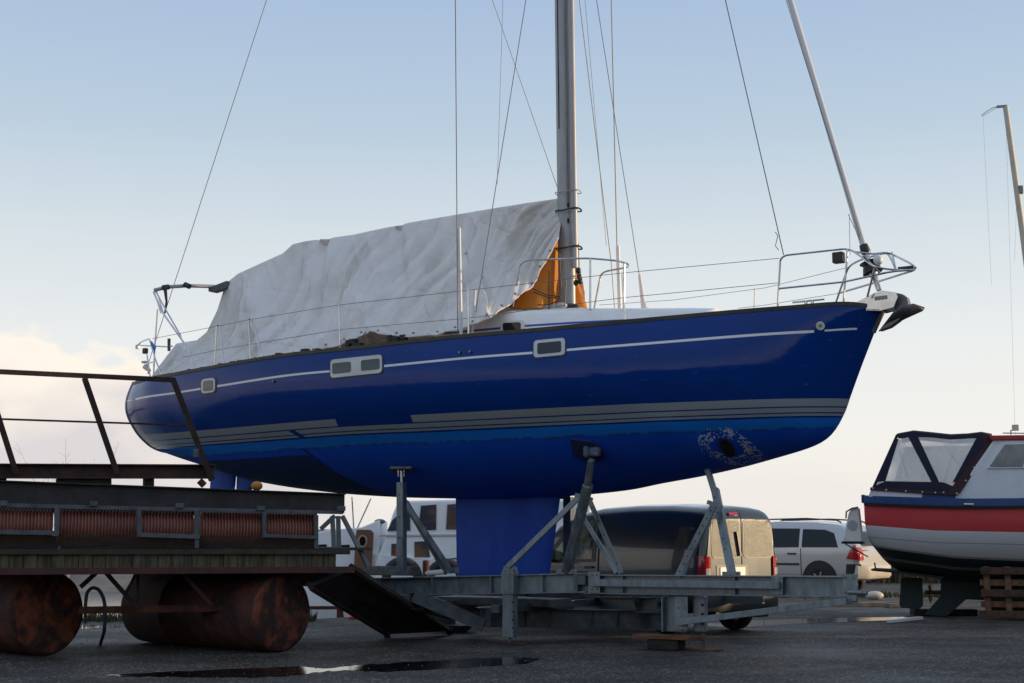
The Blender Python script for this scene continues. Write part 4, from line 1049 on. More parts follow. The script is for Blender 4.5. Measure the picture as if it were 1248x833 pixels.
# ================================================================== RAFT (left)
rd = V((.93, .37, 0)).normalized(); rn = V((.37, -.93, 0))      # along the raft, toward camera
R0 = at(0, 690, 15.6)
def rp(px, py, d=0.0):            # pixel ray to the raft's front plane shifted back by d
    dr = ray(px, py); q = V((R0.x, R0.y, 0)) - rn * d
    return CAM + dr * ((q - V((CAM.x, CAM.y, 0))).dot(rn) / dr.dot(rn))
raft = thing('work_raft', (rp(200, 700).x, rp(200, 700).y, 0), 'rusty flat work raft with plank deck on big round steel tanks', 'raft')
tax = V((-.76, .65, 0)).normalized()
def tank(pxc, pyc, rad, Y, ln, par=raft):
    c = at(pxc, pyc, Y); c.z = rad + .005
    pr = []
    for (t, k) in ((0, .0), (0, .90), (.012, .965), (.04, 1), (ln * .33, 1), (ln * .333, 1.012), (ln * .337, 1.012), (ln * .34, 1), (ln * .66, 1), (ln * .663, 1.012), (ln * .667, 1.012), (ln * .67, 1), (ln - .12, 1), (ln - .05, .9), (ln, .6), (ln + .02, 0)): pr.append((t, k))
    mb = MB(); N_ = 56; side = V((-tax.y, tax.x, 0)); rws = []
    for t, k in pr:
        rws.append([c + tax * t + (side * math.cos(a) + V((0, 0, 1)) * math.sin(a)) * rad * max(k, .001) * (1 + .022 * noise.noise(V((t * 1.6, math.cos(a) * 2, math.sin(a) * 2)))) for a in [2 * PI * i / N_ for i in range(N_)]])
    mb.grid(rws, closed=True)
    for i in range(len(mb.mi)):
        if i < N_ * 2: mb.mi[i] = 1
    return mb.build('tank', [M['tank'], M['rustend']], par, sm=True, auto=.8)
tank(59, 750, .475, 16.5, 2.6); tank(344, 746, .455, 17.0, 2.7)
# frame: red rails, braces
def rbar(a, b, w, h, mname, name, par=raft, d=0, d2=None):
    return MB().bar(rp(a[0], a[1], d), rp(b[0], b[1], d if d2 is None else d2), w, h).build(name, M[mname], par, bev=.004)
rbar((-40, 697), (432, 694.5), .05, .075, 'redpaint', 'side_rail', d=.0)
rbar((-40, 697), (400, 695), .05, .075, 'redpaint', 'side_rail', d=1.9)
rbar((96, 744), (280, 741), .05, .08, 'rust', 'lower_rail', d=.55)
for a, b, w in (((98, 716), (122, 694), .05), ((128, 697), (168, 742), .05), ((218, 694), (258, 738), .045), ((168, 694), (168, 742), .035), ((165, 700), (152, 728), .03), ((392, 700), (428, 694), .05)):
    rbar(a, b, w, w, 'rustdark' if a[0] != 218 else 'redpaint', 'brace', d=.4)
# plank deck: boards end-on along the front
mb = MB(); x = -60
Ld = (rp(418, 680) - rp(-60, 680)).length; a0 = rp(-60, 683); wv = 0
k = 0; t = 0
pl_t = M['wood']
while t < Ld:
    w = .145 + random.uniform(-.01, .01)
    if t + w > Ld: break
    c = a0 + rd * (t + w / 2); c.z = lerp(rp(-60, 684.5).z, rp(388, 684).z, t / Ld) + random.uniform(-.004, .004)
    mb.obox(c - rn * (1.4 + random.uniform(-.012, .012)), rd * (w / 2 - .002), rn * 1.4, V((0, 0, .078))); t += w
pd = mb.build('plank_deck', M['wood'], raft, bev=.004)
o = MB().bar(rp(-60, 673, -.01), rp(426, 673, -.01), .07, .058).build('edge_board', M['deckedge'] if 'deckedge' in M else M.setdefault('deckedge', mat('mossy_edge_board', (.06, .05, .035), .85, c2=(.028, .026, .018), vscale=6, bump=.4)), raft, bev=.006)
o = MB().bar(rp(-60, 669.5, 1.42), rp(418, 668.5, 1.42), 2.7, .03).build('deck_top', M['deckedge'], raft, bev=.004)
# boarding ramp lowered to the ground
ra, rb = rp(378, 716, .1), rp(430, 694, .2)
g0, g1 = ground(472, 778), ground(548, 774); g0.z = g1.z = .05
rampm = MB(); nr = (rb - ra).cross(g0 - ra).normalized(); nr = nr if nr.z > 0 else -nr
rampm.prism([ra, rb, g1, g0], nr * .05)
o = rampm.build('ramp_plate', M['darksteel'], raft)
MB().bar(rb + nr * .02, g1 + nr * .02, .05, .12, up=nr).build('ramp_edge', M['rustdark'], raft, bev=.004)
MB().bar(ra + nr * .02, g0 + nr * .02, .05, .12, up=nr).build('ramp_edge', M['rustdark'], raft, bev=.004)
for g in (g0, g1): MB().tube([g + V((-.04, 0, -.0)), g + V((.04, 0, -.0))], .048, 10).build('ramp_foot', M['darksteel'], raft)
MB().bar(rp(290, 706, 1.3), rp(432, 704, 1.3), .1, .2).build('cross_frame', M['rustdark'], raft)
# black hose hoop
pts = [ground(122, 788)] + [rp(x, y, .3) for x, y in ((127, 770), (129, 745), (126, 728), (120, 718), (112, 716), (106, 722), (104, 737), (104, 760))]
pts[0].z = .02
tag(MB().tube(bend(pts, 3), .02, 8).build('hose', M['rubber'], sm=True), 'black rubber hose arching up between the two rusty tanks', 'hose')

# dark channel beam lying along the top
rack = thing('pipe_rack', (rp(180, 668, .3).x, rp(180, 668, .3).y, rp(180, 668, .3).z), 'galvanised rack frame with netting, loaded on the raft deck', 'rack')
def rk(a, b, w, h, d=0, mname='galvdull', name='frame_bar', par=rack): return MB().bar(rp(*a, d), rp(*b, d), w, h).build(name, M[mname], par, bev=.003)
rk((-40, 615), (128, 619), .03, .045); rk((128, 619), (418, 625), .03, .04)
rk((-40, 661), (386, 664), .04, .15, d=.62, mname='darksteel', name='base_board')
rk((-40, 618), (386, 627), .04, .06, d=.45, mname='darksteel', name='frame_bar')
for (x, y0, y1) in ((69, 618, 651), (169, 620, 655), (239.5, 622, 668), (322, 624, 656), (385, 628, 669)): rk((x, y0), (x, y1), .05, .05, d=-.02, name='post')
rk((-40, 648), (72, 650), .04, .05, d=-.05); rk((167, 652), (243, 654.5), .04, .05, d=-.05); rk((321, 653), (386, 655.5), .04, .04, d=-.05)
for x, y in ((4, 613.5), (114, 614), (219, 616.5), (318, 619.5), (416, 620)): rk((x - 5, y), (x + 5, y), .02, .055, d=-.04, name='lug')
rk((-40, 622), (385, 630), .03, .03, d=.75); rk((-40, 667), (385, 668), .03, .03, d=.75)
for x in (-20, 72, 240, 388): MB().bar(rp(x, 668, -.0), rp(x, 668, .75), .03, .03).build('frame_bar', M['galvdull'], rack)
for (a, b, d) in (((412, 629), (413, 670), .5), ((417, 629), (449, 690), .3), ((391, 645), (408, 629), .5), ((405, 629), (407, 670), .5)): rk(a, b, .05, .05, d, 'galv', 'end_leg')
# ribbed pipes
def ribbed(x0, y0, x1, y1, r, d, label):
    a, b = rp(x0, y0, d), rp(x1, y1, d); ax_ = (b - a).normalized(); Ln = (b - a).length; sd = ax_.cross(V((0, 0, 1))).normalized(); up = sd.cross(ax_)
    pitch = .036; k = int(Ln / pitch); mb = MB(); rws = []
    for i in range(k):
        for (t, rr) in ((0, .87), (.28, .87), (.42, 1), (.75, 1), (.9, .87)):
            p = a + ax_ * ((i + t) * pitch); rws.append([p + (sd * math.cos(q) + up * math.sin(q)) * r * rr for q in [2 * PI * j / 36 for j in range(36)]])
    mb.grid(rws, closed=True); mb.add(rws[0], [tuple(range(36))]); mb.add(rws[-1], [tuple(range(36))])
    return tag(mb.build('ribbed_pipe', M['pipe'], sm=True, auto=.5), label, 'pipe', 'ribbed brown pipes in the rack')
ribbed(-50, 640, 67, 642, .212, .22, 'leftmost ribbed brown pipe in the galvanised rack')
ribbed(71, 642, 236, 645, .212, .22, 'longer ribbed brown pipe between the second and third rack posts')
ribbed(242, 645, 383, 648, .212, .24, 'rightmost ribbed brown pipe with its round end by the dark beam end')
# netting: real strands, a diamond net hanging over the lower front of the pipes
mb = MB(); A_, B_ = rp(-40, 650, 0), rp(385, 654, 0); C_, D_ = rp(-40, 668, .05), rp(385, 670, .05)
NN = 150
def npnt(t, k):
    p = lerp(lerp(A_, B_, t), lerp(C_, D_, t), k); return p + rn * (.02 + .012 * noise.noise(V((t * 40, k * 3, 0)))) + V((0, 0, .006 * noise.noise(V((t * 70, k * 5, 2)))))
for i in range(-6, NN):
    for dr_ in (1, -1):
        ps = []
        for k in range(7):
            t = (i + dr_ * k * .85 + (0 if dr_ > 0 else 5)) / NN
            if 0 <= t <= 1: ps.append(npnt(t, k / 6))
        if len(ps) > 1: mb.tube(ps, .0042, 3, caps=False)
mb.build('netting', M['net'], rack)
cb_ = MB(); a, b = rp(-60, 583.5, .1), rp(420, 602, .1)
d_ = (b - a).normalized(); up = V((0, 0, 1)); h_ = .245; c = (a + b) / 2 ; Ln = (b - a).length
cb_.obox(c - up * h_ / 2, d_ * Ln / 2, rn * .008, up * (h_ / 2 - .014))
cb_.obox(c - up * .006 - rn * 0, d_ * (Ln / 2), rn * .075, up * .007); cb_.obox(c - up * (h_ - .006), d_ * (Ln / 2 - .2), rn * .075, up * .007)
tag(cb_.build('steel_beam', M['darksteel'], bev=.002), 'long dark steel I-beam lying above the ribbed brown pipes', 'steel beam')
# upper rusty frame with railing, resting on blocks
rail = thing('rusty_railing', rp(130, 583, .35), 'rusty railing section with slanting posts on a rust brown beam', 'railing')
ub = MB(); a, b = rp(-60, 565, .3), rp(262, 566.5, .3); d_ = (b - a).normalized(); c = (a + b) / 2; Ln = (b - a).length; h_ = .165
ub.obox(c - up * .007, d_ * Ln / 2, rn * .05, up * .007); ub.obox(c - up * (h_ - .007), d_ * Ln / 2, rn * .05, up * .007); ub.obox(c - up * h_ / 2 - rn * .02, d_ * Ln / 2, rn * .006, up * (h_ / 2 - .015))
ub.build('base_beam', M['rust2'] if 'rust2' in M else M.setdefault('rust2', mat('rust_brown_steel', (.085, .032, .02), .8, c2=(.022, .015, .014), vscale=5, bump=.4, detail=8)), rail)
def rl(a, b, w, name, d=.22): return MB().bar(rp(*a, d), rp(*b, d), w * .8, w).build(name, M['rustdark'], rail, bev=.004)
rl((-60, 450.5), (214, 463.5), .055, 'top_rail'); rl((-60, 509), (228, 518.5), .022, 'middle_rail')
rl((103, 461), (143, 578), .062, 'post'); rl((211, 463), (258, 586), .062, 'post'); rl((-30, 420), (20, 578), .062, 'post')
MB().tube([rp(243, 586, .25), rp(249, 592, .25)], .04, 12).build('shackle', M['rust'], rail, sm=True)
MB().obox(at(239, 553, 16.3), V((.03, 0, 0)), V((0, .03, 0)), V((0, 0, .05))).build('cleat', M['galvdull'], rail, bev=.01)
for (x0, x1, y0, y1, lab) in ((-30, 8, 582, 586, 'thin dark packing block under the left end of the railing beam'), (69, 136, 583.5, 589, 'long flat dark packing timber under the middle of the railing beam'), (176, 188, 583, 592, 'short dark packing block under the railing beam, right of the long one')):
    P4 = [rp(x0, y0, .3), rp(x1, y0, .3), rp(x1, y1 + 3, .3), rp(x0, y1 + 3, .3)]
    tag(MB().prism(P4, -rn * .15).build('packing_block', M['darkwood'], bev=.004), lab, 'block', 'packing blocks under the railing beam')
b_ = rp(313, 592.5, .1); tag(MB().sphere(b_ + V((0, 0, .0)), .06, 10, (1.15, 1, .9)).build('float', M['buoy'], sm=True), 'small orange float sitting on the dark steel beam below the yacht', 'float')

# ================================================================== CARS
def carbody(par, prof_top, prof_bot, halfw, m, belt, tumble, rtop=.13, name='body', fr=.25, rr=.15, x1=None):
    L_ = x1; xs = []
    k = 0
    xs = [0, .015, .04, .08, .14] + [lerp(.2, L_ - .3, i / 60) for i in range(61)] + [L_ - .22, L_ - .15, L_ - .09, L_ - .05, L_ - .02, L_]
    rws = []
    for x in xs:
        zt_ = pl(prof_top, x) if True else 0; zb_ = pl(prof_bot, x)
        ins = 0
        if x < rr: ins = rr * (1 - math.sqrt(max(0, 1 - (1 - x / rr) ** 2))) * .6
        if x > L_ - fr * 2: q = (x - (L_ - fr * 2)) / (fr * 2); ins = fr * 1.3 * (1 - math.sqrt(max(0, 1 - q * q)))
        def hw(z):
            w = halfw - ins
            if z > belt: w -= tumble * ((z - belt) / (1.8 - belt)) ** 1.4
            else: w -= .05 * ((belt - z) / belt) ** 2
            return w
        pts = [(0, zb_), (hw(zb_) - .12, zb_), (hw(zb_) - .02, zb_ + .05)]
        for t in [i / 14 for i in range(15)]:
            z = lerp(zb_ + .12, zt_ - rtop, t); pts.append((hw(z), z))
        wt = hw(zt_ - rtop)
        for a in range(1, 7):
            q = math.radians(a * 15); pts.append((wt - rtop * 1.3 * (1 - math.cos(q)), zt_ - rtop + rtop * math.sin(q) * .8))
        pts.append((wt * .5, zt_ - .012)); pts.append((0, zt_))
        rws.append([V((x, y, z)) for y, z in pts] + [V((x, -y, z)) for y, z in reversed(pts[1:-1])])
    mb = MB(); mb.grid(rws, closed=True); nn_ = len(rws[0]); mb.add(rws[0], [tuple(range(nn_))]); mb.add(rws[-1], [tuple(range(nn_))])
    return mb.build(name, m, par, local=True, sm=True, auto=.9)
def lbvh(o): return BVHTree.FromPolygons([v.co.copy() for v in o.data.vertices], [tuple(p.vertices) for p in o.data.polygons])
def wheel(par, x, y, r, w=.2):
    sg = 1 if y > 0 else -1
    mb = MB(); pr = [(-w, r * .7), (-w, r * .93), (-w * .85, r), (-w * .15, r), (0, r * .93), (0, r * .68), (-.03, r * .66)]
    rws = [[V((x + q * math.cos(a), y + sg * t, r + q * math.sin(a))) for a in [2 * PI * i / 32 for i in range(32)]] for t, q in pr]
    mb.grid(rws, closed=True); wh = mb.build('wheel', M['rubber'], par, local=True, sm=True)
    rb_ = MB(); rb_.tube([V((x, y - sg * .05, r)), V((x, y - sg * .035, r))], r * .67, 32)
    for k in range(7):
        a = 2 * PI * k / 7; c, s_ = math.cos(a), math.sin(a)
        rb_.bar(V((x + c * .04, y - sg * .025, r + s_ * .04)), V((x + c * r * .63, y - sg * .02, r + s_ * r * .63)), .03, .045, up=(0, 1, 0))
    rb_.tube([V((x, y - sg * .04, r)), V((x, y - sg * .005, r))], r * .18, 16)
    rb_.build('rim', M['rim'], wh, local=True, bev=.003)
    MB().tube([V((x, y - sg * .04, r)), V((x, y - sg * .036, r))], r * .6, 24).build('brake_disc', M['bolt'], wh, local=True)
    return wh
# van: local x = 0 at the rear to the front, local +y = side toward the camera's left?  heading angle below
def sidepatch(B, pts, sg, off, th, step=.08): return patch(B, pts, lambda a, b: (V((a, sg * 5, b)), V((0, -sg, 0))), off, th, step)
def rearpatch(B, pts, off, th, step=.06): return patch(B, pts, lambda a, b: (V((-5, a, b)), V((1, 0, 0))), off, th, step)

head_v = math.atan2(.766, -.643)        # heading of the van
Dv = V((math.cos(head_v), math.sin(head_v), 0)); Nv = V((-Dv.y, Dv.x, 0))   # left side normal
corner = V((2.62, 19.75, 0))            # near rear corner on the ground
HWv = .80
van = thing('panel_van', corner + (Nv * -HWv if Nv.dot(V((0, -1, 0))) > 0 else Nv * HWv), 'dark grey panel van parked behind the cradle, its misted back doors in the sun', 'van', rz=head_v)
sgv = 1 if Nv.dot(V((0, -1, 0))) > 0 else -1
topv = [(0, 1.60), (.02, 1.66), (.05, 1.72), (.09, 1.755), (.14, 1.775), (.3, 1.80), (.8, 1.83), (1.5, 1.835), (2.2, 1.81), (2.7, 1.73), (3.0, 1.62), (3.4, 1.33), (3.7, 1.12), (3.9, 1.04), (4.2, .95), (4.38, .80), (4.42, .70)]
botv = [(0, .36), (.5, .28), (3.8, .25), (4.42, .3)]
vb_ = carbody(van, topv, botv, HWv, M['vanpaint'], .95, .13, rtop=.16, rr=.14, x1=4.42)
VB = lbvh(vb_)
sidepatch(VB, [(2.22, 1.02), (3.18, 1.0), (3.05, 1.15), (2.62, 1.5), (2.45, 1.58), (2.25, 1.6)], sgv, .002, .006).build('side_window', M['fogglass2'] if 'fogglass2' in M else M.setdefault('fogglass2', mat('side_glass', (.26, .27, .15), .08, spec=.6, c2=(.05, .06, .05), vscale=2.2, thr=(.45, .55))), van, local=True)
sidepatch(VB, [(2.14, .98), (3.34, .96), (3.1, 1.22), (2.68, 1.58), (2.45, 1.66), (2.14, 1.67)], sgv, .001, .004).build('window_surround', M['blackp'], van, local=True)
sidepatch(VB, [(2.07, .36), (2.1, .36), (2.1, 1.7), (2.07, 1.7)], sgv, .000, .003).build('door_gap', M['hole'], van, local=True)
sidepatch(VB, [(2.1, .80), (3.6, .80), (3.6, .84), (2.1, .84)], sgv, .000, .006).build('crease', M['blackp'], van, local=True)
sidepatch(VB, [(.15, .50), (3.3, .50), (3.3, .60), (.15, .60)], sgv, .002, .015).build('rub_strip', M['blackp'], van, local=True)
MB().obox(V((2.28, sgv * (HWv + .012), .90)), (.09, 0, 0), (0, .02, 0), (0, 0, .018)).build('door_handle', M['blackp'], van, local=True, bev=.01)
mi_ = MB().obox(V((3.13, sgv * (HWv + .10), 1.06)), (.06, 0, 0), (0, .10, 0), (0, 0, .10)).build('mirror', M['blackp'], van, local=True, bev=.03)
MB().obox(V((3.068, sgv * (HWv + .10), 1.06)), (.003, 0, 0), (0, .08, 0), (0, 0, .08)).build('mirror_glass', mat('mirror_glass', (.6, .6, .62), .03, 1), mi_, local=True)
for s_ in (1, -1):
    for x in (.78, 3.55):
        sidepatch(VB, [(a, max(b, .36)) for a, b in ell(x, .33, .40, .42, 60) if b > .30], s_, .001, .012, .06).build('wheel_arch', M['blackp'], van, local=True)
        wheel(van, x, s_ * (HWv + .02), .315)
    tl = rearpatch(VB, rrect(s_ * (HWv - .09), .93, .05, .15, .02), .003, .02, .04).build('tail_light', M['taillight'], van, local=True)
    rearpatch(VB, rrect(s_ * (HWv - .09), .865, .035, .05, .015), .024, .006, .03).build('reversing_lens', M['clearlens'], tl, local=True)
    sidepatch(VB, [(.02, .78), (.10, .78), (.12, 1.08), (.02, 1.08)], s_, .002, .01, .03).build('side_lens', M['taillight'], tl, local=True)
# rear doors: two misted windows
for (y0, y1) in (((-.06) * sgv, -.66 * sgv), (.04 * sgv, .60 * sgv)):
    lo_, hi_ = min(y0, y1), max(y0, y1)
    wd = rearpatch(VB, rrect((lo_ + hi_) / 2, 1.32, (hi_ - lo_) / 2, .25, .06), .004, .004, .06).build('rear_window', M['fogglass'], van, local=True)
    rearpatch(VB, rrect((lo_ + hi_) / 2, 1.32, (hi_ - lo_) / 2 + .025, .275, .08), .001, .005, .06).build('seal', M['blackp'], wd, local=True)
rearpatch(VB, [(-.015, .6), (0, .6), (0, 1.72), (-.015, 1.72)], .001, .003).build('door_gap', M['hole'], van, local=True)
rearpatch(VB, rrect(sgv * .2, .86, .33, .10, .02), .001, .006).build('plate_recess', M['blackp'], van, local=True)
np_ = rearpatch(VB, rrect(sgv * .2, .87, .26, .058, .01), .008, .008).build('number_plate', M['plate'], van, local=True)
rearpatch(VB, rrect(sgv * .15, 1.66, .09, .02, .01), .003, .02, .03).build('brake_light', M['taillight'], van, local=True)
MB().bar(V((-.03, .05 * sgv, 1.08)), V((-.03, .12 * sgv, 1.42)), .02, .03).build('wiper', M['blackp'], van, local=True)
bmp = MB(); rws = []
for k in range(25):
    y = lerp(-HWv - .005, HWv + .005, k / 24); e = abs(y) / HWv; x = -.10 + .12 * max(0, e - .7) / .3
    rws.append([V((x + .02, y, .33)), V((x, y, .38)), V((x, y, .56)), V((x + .03, y, .60)), V((.2, y, .60)), V((.2, y, .33))])
bmp.grid(rws, closed=True); bmp.add(rws[0], [tuple(range(6))]); bmp.add(rws[-1], [tuple(range(6))])
bmp.build('bumper', mat('van_bumper', (.03, .033, .033), .5), van, local=True, sm=True)
for s_ in (1, -1): MB().box((.0, s_ * .45 - .1, .22), (.2, s_ * .45 + .1, .34)).build('underbody', M['blackp'], van, local=True)

# silver estate car
head_s = math.atan2(.60, -.80)
Ds = V((math.cos(head_s), math.sin(head_s), 0)); Ns = V((-Ds.y, Ds.x, 0)); sgs = 1 if Ns.y < 0 else -1
HWs = .93; cs_ = V(at(1047, 700, 33.2)); cs_.z = 0
suv = thing('estate_car', cs_ - Ns * sgs * HWs, 'silver estate car with roof rails parked beyond the dark van', 'car', rz=head_s)
tops = [(0, 1.0), (.03, 1.08), (.08, 1.22), (.2, 1.45), (.38, 1.62), (.6, 1.68), (1.2, 1.74), (2.2, 1.76), (2.9, 1.70), (3.1, 1.62), (3.7, 1.22), (3.9, 1.12), (4.5, 1.02), (4.75, .85), (4.8, .7)]
bots = [(0, .42), (.5, .32), (4.2, .3), (4.8, .34)]
sb_ = carbody(suv, tops, bots, HWs, M['silver'], 1.05, .2, rtop=.12, rr=.16, x1=4.8)
SB = lbvh(sb_)
for s_ in (1, -1):
    sidepatch(SB, [(.50, 1.12), (1.42, 1.12), (1.42, 1.55), (.85, 1.53), (.62, 1.45)], s_, .003, .006).build('side_window', M['carglass'], suv, local=True)
    sidepatch(SB, [(1.50, 1.12), (2.42, 1.11), (2.42, 1.57), (1.50, 1.56)], s_, .003, .006).build('side_window', M['carglass'], suv, local=True)
    sidepatch(SB, [(2.50, 1.11), (3.5, 1.08), (3.15, 1.4), (2.9, 1.53), (2.50, 1.57)], s_, .003, .006).build('side_window', M['carglass'], suv, local=True)
    sidepatch(SB, [(1.44, .4), (1.46, .4), (1.46, 1.1), (1.44, 1.1)], s_, 0, .003).build('door_gap', M['hole'], suv, local=True)
    sidepatch(SB, [(2.44, .4), (2.46, .4), (2.46, 1.1), (2.44, 1.1)], s_, 0, .003).build('door_gap', M['hole'], suv, local=True)
    sidepatch(SB, [(1.5, .70), (3.4, .70), (3.4, .75), (1.5, .75)], s_, .002, .015).build('rub_strip', M['blackp'], suv, local=True)
    MB().obox(V((1.68, s_ * (HWs + .015), .97)), (.11, 0, 0), (0, .02, 0), (0, 0, .02)).build('door_handle', M['blackp'], suv, local=True, bev=.01)
    for x in (.98, 3.85):
        sidepatch(SB, [(a, max(b, .44)) for a, b in ell(x, .36, .44, .46, 60) if b > .38], s_, .001, .016, .06).build('wheel_arch', M['blackp'], suv, local=True)
        wheel(suv, x, s_ * (HWs + .03), .345)
    MB().tube([V((.5, s_ * .70, 1.70)), V((.62, s_ * .70, 1.755)), V((1.4, s_ * .70, 1.80)), V((2.7, s_ * .70, 1.78)), V((2.85, s_ * .70, 1.72))], .018, 8).build('roof_rail', M['blackp'], suv, local=True, sm=True)
    tl = rearpatch(SB, rrect(s_ * (HWs - .13), .97, .11, .15, .04), .003, .02, .04).build('tail_light', M['taillight'], suv, local=True)
    sidepatch(SB, [(.02, .83), (.30, .86), (.20, 1.06), (.12, 1.17), (.02, 1.17)], s_, .003, .014, .03).build('side_lens', M['taillight'], tl, local=True)
    sidepatch(SB, [(.0, .50), (.32, .50), (.30, .74), (.0, .74)], s_, .004, .02, .04).build('bumper_corner', M['blackp'], suv, local=True)
rearpatch(SB, rrect(0, 1.32, .62, .17, .07), .003, .005).build('rear_window', M['carglass'], suv, local=True)
bmp = MB(); rws = []
for k in range(25):
    y = lerp(-HWs - .005, HWs + .005, k / 24); e = abs(y) / HWs; x = -.14 + .16 * max(0, e - .7) / .3
    rws.append([V((x + .05, y, .40)), V((x, y, .46)), V((x, y, .68)), V((x + .04, y, .72)), V((.25, y, .72)), V((.25, y, .40))])
bmp.grid(rws, closed=True); bmp.add(rws[0], [tuple(range(6))]); bmp.add(rws[-1], [tuple(range(6))])
bmp.build('bumper', M['cream'], suv, local=True, sm=True)

# ================================================================== MOTOR BOAT (right)
mY = 24.2; mh = V((1, -.33, 0)).normalized(); mn = V((mh.y, -mh.x, 0)); MO = at(1059, 620, mY + 1.0); MO.z = 0
def mW(s, v, z): return MO + mh * s + mn * v + V((0, 0, z))
def monp(px, py, v=1.25):
    d = ray(px, py); return CAM + d * (((MO - CAM).dot(mn) + v) / d.dot(mn))
boat = thing('motorboat', mW(3, 0, 0), 'red, white and blue motorboat with a canvas and vinyl canopy, propped on wooden pallets', 'motorboat')
mb_beam = [(0, 1.05), (.3, 1.16), (1, 1.27), (2, 1.33), (3.2, 1.33), (4.5, 1.15), (5.5, .8), (6.3, .35), (6.7, .05)]
m_sheer = [(1048, 615), (1060, 615.5), (1120, 618), (1180, 619.5), (1248, 619), (1400, 600), (1600, 570)]
m_bot = [(1073, 676), (1082, 690), (1100, 699), (1140, 706), (1200, 712), (1248, 715), (1400, 720), (1560, 700), (1600, 660)]
m_wl = [(1056, 668), (1070, 669.5), (1100, 674), (1160, 682), (1248, 686)]
rws = []; ab = []; az = []
MI, MJ = 70, 36
for i in range(MI + 1):
    s = 6.7 * i / MI; b = smooth(mb_beam, s); z = 2.0
    for _ in range(8):
        x, y = proj(mW(s, b, z)); z += (y - pl(m_sheer, x)) * .0139
    zb = 1.0
    for _ in range(8):
        x, y = proj(mW(s + .16 * (1 - i / MI), 0, zb)); zb += (y - pl(m_bot, x)) * .0139
    zr = 1.5
    for _ in range(8):
        x, y = proj(mW(s, b * .9, zr)); zr += (y - pl([(1050, 640), (1140, 647), (1248, 649), (1600, 640)], x)) * .0139
    zw = 1.3
    for _ in range(8):
        x, y = proj(mW(s, b * .85, zw)); zw += (y - pl(m_wl, x)) * .0139
    row = []
    for j in range(MJ + 1):
        q = j / MJ; t = 1 - (1 - q) ** 1.7; kk = max(0, 1 - s / 3); v = b * max(0, 1 - t ** lerp(2.3, 3.0, kk)) ** (1 / lerp(1.35, 1.7, kk)); zz = lerp(z, zb, t)
        ss = s + .2 * t ** 4 * (1 - i / MI) * (1 if s < 1 else max(0, 2 - s))
        row.append(mW(ss, v, zz)); ab.append(zz - zr); az.append(zz - zw)
    rws.append(row)
msh = [r[0] for r in rws]
full = [r + [p - mn * (2 * (p - MO).dot(mn)) for p in reversed(r[:-1])] for r in rws]
def mir2(a):
    o = []; k = MJ + 1
    for i in range(MI + 1):
        r = a[i * k:(i + 1) * k]; o += r + list(reversed(r[:-1]))
    return o
ab = mir2(ab); az = mir2(az); nf = len(full[0]); ab += ab[:nf]; az += az[:nf]
mb = MB().grid(full); mb.add(full[0], [tuple(range(nf))])
def mhull():
    m = bpy.data.materials.new('motorboat_paint'); m.use_nodes = True; nt = m.node_tree; b = nt.nodes['Principled BSDF']; N = nt.nodes; Lk = nt.links
    def attr(k): a = N.new('ShaderNodeAttribute'); a.attribute_name = k; return a.outputs['Fac']
    def mth(op, a, c): 
        x = N.new('ShaderNodeMath'); x.operation = op
        for i, q in enumerate((a, c)):
            if isinstance(q, (int, float)): x.inputs[i].default_value = q
            else: Lk.new(q, x.inputs[i])
        return x.outputs[0]
    def mix(f, c0, c1):
        x = N.new('ShaderNodeMix'); x.data_type = 'RGBA'; Lk.new(f, x.inputs[0])
        for i, q in ((6, c0), (7, c1)):
            if isinstance(q, tuple): x.inputs[i].default_value = (*q, 1)
            else: Lk.new(q, x.inputs[i])
        return x.outputs[2]
    tc = N.new('ShaderNodeTexCoord'); no = N.new('ShaderNodeTexNoise'); no.inputs['Scale'].default_value = 3; no.inputs['Detail'].default_value = 7
    mp = N.new('ShaderNodeMapping'); mp.inputs['Scale'].default_value = (.5, .5, 3); Lk.new(tc.outputs['Object'], mp.inputs[0]); Lk.new(mp.outputs[0], no.inputs['Vector'])
    red, wl = attr('red'), attr('wl'); nz_ = no.outputs[0]
    white = mix(nz_, (.66, .68, .68), (.82, .83, .83)); redc = mix(nz_, (.68, .09, .09), (.60, .04, .05))
    c = mix(mth('GREATER_THAN', red, 0.0), white, redc)
    # plank seam on the white
    seam = mth('MULTIPLY', mth('GREATER_THAN', red, -.205), mth('LESS_THAN', red, -.190)); c = mix(mth('MULTIPLY', seam, .6), c, (.2, .19, .17))
    c = mix(mth('LESS_THAN', wl, .055), c, (.42, .40, .30))
    c = mix(mth('LESS_THAN', wl, .02), c, (.012, .035, .045))
    c = mix(mth('LESS_THAN', wl, -.13), c, (.20, .21, .15))
    c = mix(mth('LESS_THAN', mth('ADD', wl, mth('MULTIPLY', nz_, .05)), -.15), c, (.022, .028, .028))
    Lk.new(c, b.inputs['Base Color']); b.inputs['Roughness'].default_value = .4
    return m
mhl = mb.build('hull', mhull(), boat, sm=True, attrs={'red': ab, 'wl': az}, auto=1.0)
MHB = bvh_of(mhl)
